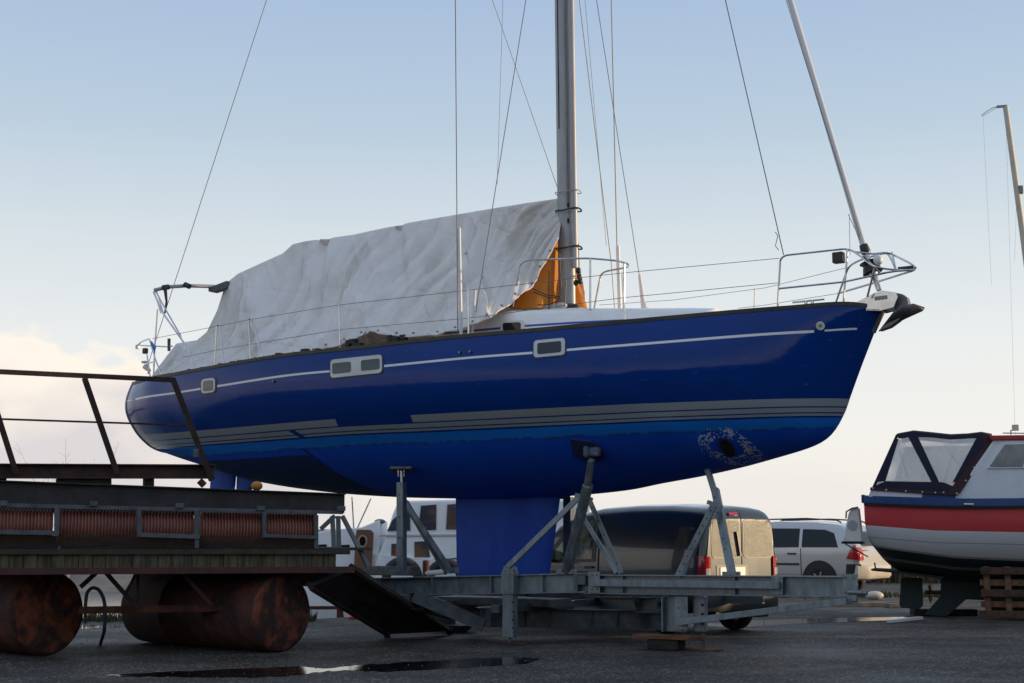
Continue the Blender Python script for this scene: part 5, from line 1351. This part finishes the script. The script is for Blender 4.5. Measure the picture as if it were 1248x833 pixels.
# blue gunwale band and rub rail
M['mblue'] = mat('blue_gunwale', (.022, .07, .22), .45, var=.25, vscale=5)
mb = MB(); mb2 = MB()
for sg in (1, -1):
    r1_ = []; r2_ = []
    for p in msh:
        v = (p - MO).dot(mn); s = (p - MO).dot(mh); q = lambda vv, z: mW(s, sg * vv, z)
        r1_.append([q(v + .035, p.z + .03), q(v + .03, p.z + .15), q(max(0, v - .12), p.z + .16), q(max(0, v - .12), p.z + .03)])
        r2_.append([q(v + .05, p.z - .01), q(v + .055, p.z + .03), q(v, p.z + .04), q(v - .01, p.z - .01)])
    mb.grid(r1_, closed=True); mb.add(r1_[0], [(0, 1, 2, 3)]); mb2.grid(r2_, closed=True); mb2.add(r2_[0], [(0, 1, 2, 3)])
mb.build('gunwale', M['mblue'], boat, sm=True, auto=.5); mb2.build('rub_rail', M['rubber'], boat, sm=True, auto=.5)
rws = []
for p in msh:
    v = (p - MO).dot(mn); s = (p - MO).dot(mh); rws.append([mW(s, k * v, p.z + .05) for k in (.98, 0, -.98)])
MB().grid(rws).build('deck', M['gel'], boat)
MB().box((0, 0, 0), (0, 0, 0))
# transom part of gunwale
a = msh[0]; MB().bar(mW(-.02, .95, a.z + .10), mW(-.02, -.95, a.z + .10), .06, .14).build('transom_cap', M['mblue'], boat, bev=.01)
# white coaming and cabin
def slab(pts, v0, v1, name, m, par=boat, bev=.01):
    return MB().prism([monp(x, y, v0) for x, y in pts], -mn * (v0 - v1)).build(name, m, par, bev=bev)
M['cabwhite'] = mat('cabin_white', (.76, .78, .80), .4, var=.08, vscale=4)
slab([(1061, 597.5), (1124, 600.5), (1124, 608.5), (1058, 606)], 1.14, -1.14, 'coaming', M['cabwhite'])
slab([(1124, 600), (1166, 603), (1162, 610), (1124, 608.5)], 1.14, -1.14, 'coaming', M['mblue'])
cab = slab([(1166, 601), (1212, 535), (1460, 530), (1500, 590), (1500, 612), (1161, 610)], 1.12, -1.12, 'cabin', M['cabwhite'], bev=.02)
slab([(1205, 531), (1470, 527), (1470, 534), (1208, 536.5)], 1.17, -1.17, 'roof_edge', mat('red_roof_edge', (.42, .03, .035), .5), cab)
fw_ = slab([(1202.5, 571.5), (1222, 538.5), (1262, 537), (1262, 571)], 1.145, 1.10, 'window_frame', M['cabwhite'], cab, bev=.006)
slab([(1206, 569), (1224.5, 542), (1256, 541), (1246, 569)], 1.155, 1.14, 'pane', mat('hazy_pane', (.34, .34, .33), .15, var=.45, vscale=2), fw_, bev=.003)
slab([(1174.5, 613.5), (1187, 613.8), (1187, 616), (1174.5, 615.8)], 1.40, 1.30, 'vent_plate', M['whitetube'])
# canopy: fabric frame with vinyl windows
can = thing('canvas_canopy', monp(1130, 600, 0), 'navy and maroon canvas canopy with clear vinyl windows over the motorboat cockpit', 'canopy')
topc = [(1092, 530.5), (1112, 526.8), (1135, 529), (1158, 531.5), (1180, 530.5), (1196, 528.5), (1209, 531)]
V1 = 1.16
def cp(x, y, off=0):      # the side leans inward towards the top
    k = (600 - y) / 72.0; return monp(x, y, V1 - .16 * k + off)
def cpoly(pts, name, m, th=.012, off=0, par=can): return MB().prism([cp(x, y, off) for x, y in pts], -mn * th).build(name, m, par)
cpoly([(1067, 592), (1061, 596), (1124, 600.5), (1166, 602.5), (1169, 596), (1150, 588), (1080, 586)], 'skirt', M['navy'])
cpoly([(1061, 594), (1060, 597.5), (1124, 601.8), (1166, 604), (1166, 600), (1124, 598)], 'hem', M['maroon'], .016, .006)
cpoly([(1066, 588), (1079, 587), (1095, 536), (1091, 533)], 'panel', M['navy'], .013, .002)
cpoly([(1106, 531), (1112, 527.5), (1118, 531), (1149, 597), (1140, 597)], 'panel', M['navy'], .014, .004)
cpoly([(1091, 529.8)] + topc + [(1208, 535), (1196, 533), (1158, 535), (1135, 533), (1112, 532), (1096, 535)], 'panel', M['navy'], .013, .003)
cpoly([(1192, 529), (1211, 531), (1210, 541), (1170, 601.5), (1155, 601), (1198, 540)], 'panel', M['maroon'], .014, .004)
cpoly([(1191, 532), (1197, 536), (1200, 542), (1165, 588), (1161, 588)], 'panel', M['navy'], .014, .006)
cpoly([(1079, 587), (1095, 536), (1108, 533), (1138, 588)], 'vinyl_window', M['vinyl'], .004)
cpoly([(1118, 533), (1135, 533.5), (1158, 536), (1196, 534), (1197, 541), (1163, 589), (1146, 588)], 'vinyl_window', M['vinyl'], .004)
rws = [[cp(x, y), cp(x, y) + V((0, 0, .06)) - mn * .5, cp(x, y) + V((0, 0, .07)) - mn * 1.0, cp(x, y) + V((0, 0, .06)) - mn * 1.5, cp(x, y) - mn * 2.0] for x, y in topc]
MB().grid(rws).build('roof', M['navy'], can, sm=True, solid=.01)
A0 = [cp(1092, 530.5), cp(1062, 597)]; MB().grid([[A0[0], A0[1]], [A0[0] - mn * .45, A0[1] - mn * .45]]).build('panel', M['navy'], can, solid=.01)
MB().grid([[A0[0] - mn * .45, A0[1] - mn * .45], [A0[0] - mn * 1.6, A0[1] - mn * 1.8]]).build('vinyl_window', M['vinyl'], can, solid=.004)
q = -mn * 2.0
MB().prism([cp(1079, 587) + q, cp(1095, 536) + q, cp(1196, 534) + q, cp(1163, 589) + q], mn * .004).build('vinyl_window', M['vinyl'], can)
MB().prism([cp(1062, 597) + q, cp(1070, 586) + q, cp(1166, 589) + q, cp(1166, 603) + q], mn * .01).build('skirt', M['navy'], can)
for a, b in (((1094, 548), (1104, 580)), ((1150, 540), (1178, 580)), ((1163, 545), (1150, 585))): MB().tube([cp(*a) - mn * .6, cp(*b) - mn * .6], .012, 6).build('hoop', M['alu'], can)
for x, y in ((1064, 595.5), (1080, 597.5), (1104, 598.8), (1124, 600), (1140, 600.8), (1150, 600.5), (1166, 601.5), (1177, 586), (1187, 570), (1199, 555), (1210, 539)):
    p = cp(x, y, .024); MB().sphere(p, .014, 5).build('snap', M['whitetube'], can)
# roof fittings
fl = thing('work_lamp', monp(1236, 527, .6), 'small cream square work lamp on the motorboat roof', 'lamp')
MB().obox(monp(1237.5, 521.5, .6), mh * .055, mn * .04, V((0, 0, .05))).build('lamp_housing', M['cream'], fl, bev=.01)
MB().tube([monp(1232, 530, .6), monp(1232, 525, .6), monp(1236, 524, .6)], .012, 6).build('bracket', M['blackp'], fl)
MB().tube([monp(1222, 528, .7), monp(1262, 528.5, .7)], .012, 6).build('grab_rail', M['steel'], boat)
# keel, rudder, propeller
def mfin(pts, v0, v1, name, m, par=boat): return MB().prism([monp(x, y, v0) for x, y in pts], -mn * (v0 - v1)).build(name, m, par, bev=.012)
mfin([(1147, 702), (1260, 706), (1400, 716), (1400, 730), (1300, 735), (1177, 731), (1154, 752), (1126, 750), (1146, 727)], .07, -.07, 'keel', M['antifoul_dark'])
mfin([(1098, 706), (1102, 704), (1124, 705), (1125, 738), (1120, 743), (1098, 741), (1096, 737)], .035, -.035, 'rudder', M['antifoul_dark'])
mfin([(1061, 693.5), (1080, 694.5), (1150, 703), (1150, 706), (1100, 699.5), (1062, 696)], .5, -.5, 'trim_tab', M['antifoul_dark'])
prp = MB(); pc = monp(1133, 722, 0)
for k in range(3):
    a = k * 2.094 + .5; d1 = mn * math.cos(a) + V((0, 0, 1)) * math.sin(a); d2 = mn * -math.sin(a) + V((0, 0, 1)) * math.cos(a)
    prp.prism([pc, pc + d1 * .10 + d2 * .06 + mh * .03, pc + d1 * .19 + d2 * .03, pc + d1 * .19 - d2 * .04, pc + d1 * .09 - d2 * .06 - mh * .03], mh * .012)
prp.tube([pc - mh * .08, pc + mh * .25], .035, 10)
prp.build('propeller', mat('bronze', (.12, .06, .03), .5, .7), boat)
# white stern box with a round hatch
M['boxwhite'] = mat('box_white', (.85, .84, .8), .45, var=.12, vscale=5)
sbx = MB().prism([monp(x, y, .9) for x, y in ((1026.5, 661), (1034, 626), (1037, 620.5), (1046, 619), (1051, 662))], -mn * .35).build('stern_box', M['boxwhite'], boat, bev=.02)
MB().prism([monp(x, y, .92) for x, y in ((1026, 660), (1052, 660), (1052, 663.5), (1025, 663))], -mn * .39).build('base_edge', M['blackp'], sbx)
p = monp(1039, 640.5, .9); MB().tube([p - mn * .01, p + mn * .012], .085, 24).build('hatch', M['frame'], sbx)
MB().tube([monp(1031, 632, .92), monp(1031.5, 624, .92), monp(1038, 620, .92), monp(1046, 618.5, .92)], .015, 6).build('handle', M['blackp'], sbx)
MB().tube([monp(1030, 663, .6), monp(1058, 679, .6)], .012, 6).build('strut', M['blackp'], boat)
MB().tube([monp(1067, 694, .3), monp(1066, 686, .3)], .015, 6).build('strut', M['blackp'], boat)

# pallets stood on edge supporting the boat
def pallet(px0, d, label, ln=1.2, flip=False):
    o = thing('wooden_pallet', V((monp(px0, 756, d).x + .55, monp(px0, 756, d).y, 0)), label, 'pallet', 'pallets propping the motorboat')
    base = monp(px0, 756, d); base.z = .01; X = mh; H = monp(1220, 699, d).z - .0
    for k, (zf, dx, t_) in enumerate(((.04, 0, .05), (.38, .05, .05), (.74, .06, .05))):
        c = base + X * (dx + ln / 2) + V((0, 0, zf + .05)); MB().obox(c, X * ln / 2, mn * .045, V((0, 0, .058))).build('bearer', M['palletdark'], o, bev=.006)
    for k in range(4):
        c = base + X * (.13 + k * .33 + .02) + mn * .0 + V((0, 0, .46)); MB().obox(c - mn * .056, X * .05, mn * .011, V((0, 0, .40))).build('slat', M['pallet'], o, bev=.004)
        
    for zf in (.21, .56):
        c = base + X * (ln / 2 + .04) + V((0, 0, zf + .04)); MB().obox(c - mn * .085, X * ln / 2, mn * .012, V((0, 0, .05))).build('slat', M['pallet'], o, bev=.004)
    return o
M['palletdark'] = mat('pallet_bearer', (.12, .06, .035), .85, c2=(.05, .028, .018), vscale=7, bump=.5)
pallet(1193, 1.0, 'brown wooden pallet stood on edge under the near side of the motorboat')
pallet(1205, -.6, 'darker wooden pallet standing on edge behind the front one under the motorboat')
MB().bar
a = ground(1150, 751); tag(MB().obox(ground(1172, 750, .06) + V((0, 1.0, 0)), V((.55, 0, 0)), V((0, .15, 0)), V((0, 0, .055))).build('timber_block', M['darkwood'], bev=.01), 'long dark timber lying under the motorboat keel beside the pallets', 'timber block')
# white plank and dark pole on the ground
g0_, g1_ = ground(1084, 757.5, .03), ground(1122, 753.5, .03)
tag(MB().bar(g0_, g1_, .10, .05).build('painted_board', M['whitetube'], bev=.006), 'short white painted board on the asphalt left of the motorboat keel', 'board')
# cream lump and debris by the silver car
g = ground(1066, 731, .0)
tag(MB().sphere(g + V((0, 0, .09)), .1, 12, (2.0, 1.4, .95)).build('mooring_buoy', M['cream'], sm=True), 'long cream float lying on the ground under the back of the silver car', 'float')
for (x, y, s_) in ((1048, 737, .5), (1075, 736, .4), (1100, 738, .35)):
    mb = MB(); c = ground(x, y, .04)
    mb.obox(c, V((s_, .1, 0)), V((-.03, .12, 0)), V((0, 0, .04)))
    tag(mb.build('timber_piece', M['woodgrey'], bev=.01), {1048: 'grey timber piece on the ground just right of the cradle end plate', 1075: 'grey timber piece on the ground below the cream float', 1100: 'grey timber piece on the ground left of the motorboat rudder'}[x], 'timber')

# ================================================================== SECOND MAST (right edge)
y2 = 31.0
mst = thing('sailboat_mast', at(1290, 560, y2), 'tan aluminium mast leaning at the right edge, with a wind arm at its top', 'mast')
mtop = at(1225.5, 130, y2); mlow = at(1247.5, 292, y2); dd = (mlow - mtop).normalized(); base = mtop + dd * ((mtop.z - 1.8) / -dd.z)
mst.location = base
M['tanmast'] = mat('tan_mast', (.5, .46, .38), .5, .1, var=.15)
mb = MB().tube([mtop, base], [.06, .09], 16); mb.build('mast_tube', M['tanmast'], mst, sm=True)
MB().bar(at(1227, 129.5, y2), at(1215, 130.5, y2), .05, .05).build('masthead', M['bolt'], mst)
MB().tube(bend([at(1216, 130, y2), at(1209, 132, y2), at(1200, 138, y2), at(1196, 141, y2)]), .008, 6).build('wind_arm', M['wire'], mst, sm=True)
MB().tube([at(1197, 142, y2), at(1206, 137, y2), at(1215, 131, y2)], .005, 5).build('wind_arm', M['wire'], mst)
for a, b in (((1226, 150), (1234, 420)), ((1198, 143), (1206, 300)), ((1239, 240), (1237, 300))):
    p, q = at(*a, y2), at(*b, y2); q = p + (q - p) * (1.9 if a[0] == 1226 else 1.3); MB().tube([p, q], .0025, 4).build('wire', M['frame'], mst)
MB().obox(at(1243, 232, y2), V((.05, 0, 0)), V((0, .08, 0)), V((0, 0, .09))).build('collar', M['bolt'], mst, bev=.01)
# hull the mast stands in, out of frame to the right
hb2 = thing('sailboat', V((base.x, base.y, 0)), 'small white sailboat ashore to the right of the motorboat', 'sailboat')
rws = []
for i in range(25):
    s = i / 24; b = 1.3 * math.sin(PI * min(1, .18 + .82 * (1 - s))) ** .7 if s < 1 else 0; z = 1.9 + .3 * s
    rws.append([V((base.x - 3 + 8 * s, base.y - b * (1 - (j / 10) ** 2.2) ** .6, lerp(z, .9 + .5 * s ** 4, j / 10))) for j in range(11)] + [V((base.x - 3 + 8 * s, base.y + b * (1 - (j / 10) ** 2.2) ** .6, lerp(z, .9 + .5 * s ** 4, j / 10))) for j in range(9, -1, -1)])
hl = MB().grid(rws); hl.add([r[0] for r in rws] + [r[-1] for r in reversed(rws)], [tuple(range(50))]); hl.add(rws[0], [tuple(range(21))])
hl.build('hull', M['gel'], hb2, sm=True)
MB().box((base.x - .6, base.y - .1, .0), (base.x + 1.2, base.y + .1, 1.1)).build('keel', M['antifoul_dark'], hb2, bev=.03)

# ================================================================== WHITE CRUISER behind
cY = 39.0
def wc(px, py, d=0): return at(px, py, cY + d)
wcr = thing('white_cruiser', wc(500, 700, 1.5), 'white wheelhouse cruiser moored behind the yacht keel, with a brown door', 'cabin cruiser')
wcr.location.z = -.55
M['cruwhite'] = mat('cruiser_white', (.8, .82, .84), .35, var=.08, vscale=1.5)
def ws(pts, d0, d1, name, m, par=wcr, bev=.03): return MB().prism([wc(x, y, d0) for x, y in pts], V((0, d1 - d0, 0))).build(name, m, par, bev=bev)
whl = ws([(458, 728), (456, 690), (470, 655), (478, 628), (484, 614), (492, 610.5), (560, 609), (720, 609), (722, 728)], 0, 3.2, 'wheelhouse', M['cruwhite'], bev=.06)
ws([(462, 652), (722, 650), (722, 652.5), (462, 654.5)], -.03, .01, 'ledge', M['frame'], whl, bev=.005)
hullc = MB(); rws = []
for i in range(30):
    s = i / 29; x = lerp(340, 800, s); b = 1.7 * min(1, (.05 + s * 3)) ** .6; tp = lerp(664, 690, min(1, s * 1.6)) if s < .6 else 690
    c = wc(x, tp, 1.6); lo_ = wc(x, 735, 1.6)
    rws.append([V((c.x, c.y - b, c.z)), V((c.x, c.y - b * .95, lerp(c.z, -.6, .6))), V((c.x, c.y - b * .8, -.8)), V((c.x, c.y + b * .8, -.8)), V((c.x, c.y + b, c.z))])
hullc.grid(rws, closed=True); hullc.add(rws[0], [tuple(range(5))]); hullc.add(rws[-1], [tuple(range(5))]); hullc.build('hull', M['cruwhite'], wcr, sm=True, auto=.5)
ws([(372, 700), (374, 652), (400, 646), (440, 643), (462, 634), (462, 700)], .25, 2.9, 'foredeck_cabin', M['cruwhite'])
def gl(pts, d, par, m='cruglass'): return ws(pts, d, d + .05, 'window', M[m], par, bev=.005)
M['cruglass'] = mat('painted_sunset_glass', (.16, .10, .06), .08, spec=.8, c2=(.05, .055, .07), vscale=1.1, thr=(.45, .6))  # warm sunset reflection painted into the glass colour
for pts in ([(471.5, 647.5), (478, 634), (488, 625.5), (500, 621), (500, 647)], [(509.5, 646.5), (513, 616.5), (532, 615), (531.5, 646)], [(543.5, 645.5), (545, 615), (553.5, 614.5), (560, 614.5), (560, 645.5)], [(476.5, 679), (477, 663), (490, 662.5), (490, 679.5)], [(505, 679.5), (505, 660.5), (522, 659.5), (524, 679.5)], [(570, 645), (570, 614), (600, 614), (600, 645)]):
    gl(pts, -.03, whl)
gl([(388, 671), (388, 664), (398, 663.5), (398, 671)], .22, wcr, 'winglass'); gl([(405, 671), (405, 665), (426, 664), (426, 671)], .22, wcr, 'winglass')
dr = ws([(431, 690), (434, 646.5), (437, 645.5), (452, 646), (455.5, 650), (453, 690)], -.12, -.06, 'door', M['brownwood'], wcr, bev=.02)
p = wc(442, 660, -.12)
mb = MB(); mb.tube([p + V((.11 * math.cos(a), -.01, .15 * math.sin(a))) for a in [2 * PI * i / 20 for i in range(21)]], .022, 6); mb.build('porthole_ring', mat('tan_ring', (.36, .27, .18), .5), dr, sm=True)
ws(ell(442, 660, 3.6, 5.6, 16), -.125, -.115, 'porthole_glass', M['winglass'], dr, bev=0)
MB().sphere(wc(463, 636, .8), .12, 8, (1.3, 1, .6)).build('searchlight', M['galvdull'], wcr, sm=True); MB().tube([wc(463, 638, .8), wc(462, 646, .8)], .05, 8).build('searchlight_post', M['galvdull'], wcr)
for a, b in (((429, 606), (432, 660)), ((452, 608), (435, 645))): MB().tube([wc(*a, .5), wc(*b, .5)], .018, 5).build('rigging', M['wire'], wcr)
ws([(481.5, 677), (481.5, 669), (485.5, 669), (485.5, 677)], -.045, -.035, 'red_notice', M['redpl'], whl, bev=0)
ws([(501, 684), (560, 680), (560, 681.2), (501, 685)], -.05, 0, 'rope_rail', M['blackp'], whl, bev=0)
def tyre(px, py, r, Y, label, sy=1):
    c = at(px, py, Y); R_ = r; pts = [c + V((R_ * math.cos(a), 0, R_ * math.sin(a))) for a in [2 * PI * i / 36 for i in range(37)]]
    return tag(MB().tube(pts, R_ * .30, 12).build('tyre_fender', M['rubber'], sm=True), label, 'tyre', 'black tyres hung along the white cruiser')
tyre(490, 704, .40, 36.6, 'left black tyre fender beside the white cruiser, under its small windows')
tyre(543, 706, .40, 36.6, 'right black tyre fender beside the white cruiser, partly behind the yacht keel')
bo = at(519, 700, 30); tag(MB().tube([V((bo.x, bo.y, -.3)), V((bo.x, bo.y, at(519, 684, 30).z)), V((bo.x, bo.y, at(519, 683, 30).z))], [.07, .07, .05], 12).build('mooring_post', M['rust'], sm=True), 'rusty mooring post in front of the white cruiser tyres', 'mooring post')
# quay rail behind the ramp
qr = thing('quay_rail', (at(408, 745, 26.2).x, 26.2, 0), 'low reddish brown rail on posts behind the raft ramp', 'rail')
MB().bar(at(370, 741, 26.2), at(560, 741, 26.0), .07, .06).build('rail_bar', M['rust'], qr)
for x in (415, 500): p = at(x, 741, 26.2); MB().bar(V((p.x, p.y, -.3)), p, .12, .12).build('post', M['rust'], qr)
p = at(432, 750, 24.0); p.z = 0
tag(MB().tube([p, p + V((0, 0, .04)), p + V((0, 0, .05)), p + V((0, 0, .3))], [.12, .12, .07, .02], 12).build('traffic_cone', M['redpl'], sm=True), 'small red cone at the quay edge behind the ramp', 'cone')
# bare shrub tops behind the railing
tr = thing('bare_shrub', (at(84, 640, 44).x, 44, -.5), 'bare shrub with reddish twigs beyond the rusty railing', 'shrub')
mb = MB(); b0 = V((tr.location.x, 44, -.5)); mbt = MB().tube([b0, b0 + V((.05, 0, 1.2))], [.06, .045], 8)
mbt.build('trunk', M['bark'], tr)
for k in range(44):
    a = random.gauss(0, .36); b = random.gauss(0, .36); h = random.uniform(2.2, 4.4); p = b0 + V((0, 0, random.uniform(.6, 1.3))); q = p + V((a * h * .55, b * h * .55, h * random.uniform(.6, .95)))
    mid = lerp(p, q, .5) + V((random.gauss(0, .1), 0, 0)); mb.tube([p, mid, q], [.012, .007, .003], 4, caps=False)
    for _ in range(3):
        t = random.uniform(.5, .9); s_ = lerp(mid, q, t); mb.tube([s_, s_ + V((random.gauss(0, .2), random.gauss(0, .2), random.uniform(.1, .4)))], .003, 3, caps=False)
mb.build('crown', M['bark'], tr)
# dark low tool on shore rock, left gap
mb = MB(); 
for k in range(60):
    p = V((random.gauss(-20, 1.1), random.gauss(64, .6), .1)); mb.sphere(p + V((0, 0, random.uniform(0, .5))), random.uniform(.15, .35), 4)
tag(mb.build('shrub', M['moss']), 'low dark green shrub on the rocky shore seen between the tanks', 'shrub')

# ------------------------------------------------------------------ unseen sheds and wall added to block sun and darken hull reflections
M['shed'] = mat('added_shed_cladding', (.05, .05, .05), .8, var=.4, vscale=2, bump=.3, bscale=6)
M['shedroof'] = mat('added_shed_roof', (.035, .033, .032), .8, var=.3)
M['concrete'] = mat('added_wall_concrete', (.25, .24, .22), .9, var=.3, bump=.4)
def shed(x0, y0, x1, y1, h, hr, label):
    o = thing('added_shed', ((x0 + x1) / 2, (y0 + y1) / 2, 0), label, 'shed')
    MB().box((x0, y0, 0), (x1, y1, h)).build('wall', M['shed'], o)
    if x1 - x0 > y1 - y0: ym = (y0 + y1) / 2; mb = MB().prism([(x0 - .3, y0 - .4, h + .005), (x0 - .3, y1 + .4, h + .005), (x0 - .3, ym, hr)], V((x1 - x0 + .6, 0, 0)))
    else: xm = (x0 + x1) / 2; mb = MB().prism([(x0 - .4, y0 - .3, h + .005), (x1 + .4, y0 - .3, h + .005), (xm, y0 - .3, hr)], V((0, y1 - y0 + .6, 0)))
    mb.build('roof', M['shedroof'], o)
    for k in range(3):
        if x1 - x0 > y1 - y0: c = lerp(x0, x1, (k + .5) / 3); MB().box((c - 2, y1 + .003, 0), (c + 2, y1 + .05, h * .75)).build('door', M['darksteel'], o)
        else: c = lerp(y0, y1, (k + .5) / 3); MB().box((x0 - .05, c - 2, 0), (x0 - .003, c + 2, h * .75)).build('door', M['darksteel'], o)
shed(17, -14, 29, 20.0, 4.6, 6.0, 'unseen dark shed added right of the yard to shade the foreground')
shed(-34, -40, 34, -26, 5, 7.2, 'unseen long dark shed added behind the camera to darken hull reflections')
mb = MB().box((16.4, 20.4, 0), (16.7, 27.5, 1.9)); mb.box((16.35, 20.4, 1.902), (16.75, 27.5, 1.98))
tag(mb.build('sun_block_wall', M['concrete']), 'unseen concrete wall added right of the motorboat to block low sun', 'wall')

# ================================================================== LIGHT AND SKY
SUN_AZ = math.radians(88); SUN_EL = math.radians(6.5)
sd = V((math.sin(SUN_AZ) * math.cos(SUN_EL), math.cos(SUN_AZ) * math.cos(SUN_EL), math.sin(SUN_EL)))
l = bpy.data.lights.new('sun', 'SUN'); l.energy = 4.0; l.angle = math.radians(.6); l.color = (1.0, .74, .46)
lo = bpy.data.objects.new('sun', l); col.objects.link(lo); lo.rotation_euler = sd.to_track_quat('Z', 'Y').to_euler(); lo.location = (30, 0, 20)
w = bpy.data.worlds.new('World'); sc.world = w; w.use_nodes = True; nt = w.node_tree; N = nt.nodes; Lk = nt.links
bg = N['Background']; bg.inputs[1].default_value = .12
sky = N.new('ShaderNodeTexSky'); sky.sky_type = 'NISHITA'; sky.sun_disc = False; sky.sun_elevation = SUN_EL; sky.sun_rotation = SUN_AZ
sky.air_density = 1; sky.dust_density = .6; sky.ozone_density = 1.2
tc = N.new('ShaderNodeTexCoord'); sx = N.new('ShaderNodeSeparateXYZ'); Lk.new(tc.outputs['Generated'], sx.inputs[0])
def mth(op, a, b=None, clamp=False):
    x = N.new('ShaderNodeMath'); x.operation = op; x.use_clamp = clamp
    for i, q in enumerate((a, b)):
        if q is None: continue
        if isinstance(q, (int, float)): x.inputs[i].default_value = q
        else: Lk.new(q, x.inputs[i])
    return x.outputs[0]
def mixc(f, a, b):
    x = N.new('ShaderNodeMix'); x.data_type = 'RGBA'
    if isinstance(f, (int, float)): x.inputs[0].default_value = f
    else: Lk.new(f, x.inputs[0])
    for i, q in ((6, a), (7, b)):
        if isinstance(q, tuple): x.inputs[i].default_value = (*q, 1)
        else: Lk.new(q, x.inputs[i])
    return x.outputs[2]
mp = N.new('ShaderNodeMapping'); mp.inputs['Scale'].default_value = (1, 1, 1.7); Lk.new(tc.outputs['Generated'], mp.inputs[0])
n1 = N.new('ShaderNodeTexNoise'); n1.inputs['Scale'].default_value = 13; n1.inputs['Detail'].default_value = 9; n1.inputs['Roughness'].default_value = .5; Lk.new(mp.outputs[0], n1.inputs['Vector'])
n2 = N.new('ShaderNodeTexNoise'); n2.inputs['Scale'].default_value = 7; n2.inputs['Detail'].default_value = 3; Lk.new(mp.outputs[0], n2.inputs['Vector'])
mp3 = N.new('ShaderNodeMapping'); mp3.inputs['Scale'].default_value = (1, 1, 5); Lk.new(tc.outputs['Generated'], mp3.inputs[0])
n3 = N.new('ShaderNodeTexNoise'); n3.inputs['Scale'].default_value = 3; n3.inputs['Detail'].default_value = 6; Lk.new(mp3.outputs[0], n3.inputs['Vector'])
# horizon brightening of the clear sky: elevation ramp
zz = sx.outputs[2]
ramp = N.new('ShaderNodeValToRGB'); cr = ramp.color_ramp
cr.elements[0].position = 0; cr.elements[0].color = (1, 1, 1, 1); cr.elements[1].position = 1; cr.elements[1].color = (1, 1, 1, 1)
CLEAR = [(0.0, (.97, .93, .88)), (.07, (.99, .965, .93)), (.13, (.93, .945, .945)), (.20, (.77, .84, .885)), (.28, (.56, .69, .82)), (.37, (.44, .58, .80)), (.6, (.50, .62, .84)), (1.0, (.52, .64, .86))]
while len(cr.elements) > 1: cr.elements.remove(cr.elements[-1])
cr.elements[0].position = CLEAR[0][0]; cr.elements[0].color = (*CLEAR[0][1], 1)
for p_, c_ in CLEAR[1:]:
    e = cr.elements.new(p_); e.color = (*c_, 1)
Lk.new(zz, ramp.inputs[0])
GAIN = 1 / .12
def scale(c, k):
    x = N.new('ShaderNodeVectorMath'); x.operation = 'SCALE'
    if isinstance(c, tuple): x.inputs[0].default_value = c
    else: Lk.new(c, x.inputs[0])
    if isinstance(k, (int, float)): x.inputs[3].default_value = k
    else: Lk.new(k, x.inputs[3])
    return x.outputs[0]
clear = mixc(.86, sky.outputs[0], scale(ramp.outputs[0], GAIN))
# cumulus bank, tallest to the left (azimuth below), soft grey bank low everywhere
topel = mth('ADD', mth('MULTIPLY', mth('SUBTRACT', mth('MULTIPLY', sx.outputs[0], -1), .16), .55), .07)       # higher towards -x
topel = mth('MAXIMUM', mth('MINIMUM', topel, .17), .03)
m1 = mth('SUBTRACT', mth('ADD', topel, mth('MULTIPLY', mth('ADD', mth('SUBTRACT', n1.outputs[0], .5), mth('MULTIPLY', mth('SUBTRACT', n2.outputs[0], .5), 1.2)), .16)), zz)
cum = mth('MULTIPLY', mth('MULTIPLY', m1, 90), 1, True)
shade = N.new('ShaderNodeMapRange'); shade.inputs[1].default_value = .0; shade.inputs[2].default_value = .09; shade.inputs[3].default_value = 0; shade.inputs[4].default_value = 1
Lk.new(mth('ADD', m1, mth('MULTIPLY', mth('SUBTRACT', n2.outputs[0], .5), .14)), shade.inputs[0])
ccol = mixc(shade.outputs[0], (1.05 * GAIN, .94 * GAIN, .82 * GAIN), (.72 * GAIN, .68 * GAIN, .69 * GAIN))
leftm = mth('MULTIPLY', mth('SUBTRACT', mth('MULTIPLY', sx.outputs[0], -1), .09), 14, True)
cum = mth('MULTIPLY', mth('MULTIPLY', cum, leftm), .92)
low = mth('MULTIPLY', mth('SUBTRACT', mth('ADD', .050, mth('MULTIPLY', mth('SUBTRACT', n3.outputs[0], .5), .26)), zz), 28, True)
c = mixc(mth('MULTIPLY', low, .75), clear, (.84 * GAIN, .80 * GAIN, .78 * GAIN))
c = mixc(cum, c, ccol)
Lk.new(c, bg.inputs[0])
vs = sc.view_settings; sc.display_settings.display_device = 'sRGB'; vs.view_transform = 'Standard'; vs.look = 'None'; vs.exposure = 0; vs.gamma = 1; vs.use_curve_mapping = False
sc.render.engine = 'CYCLES'
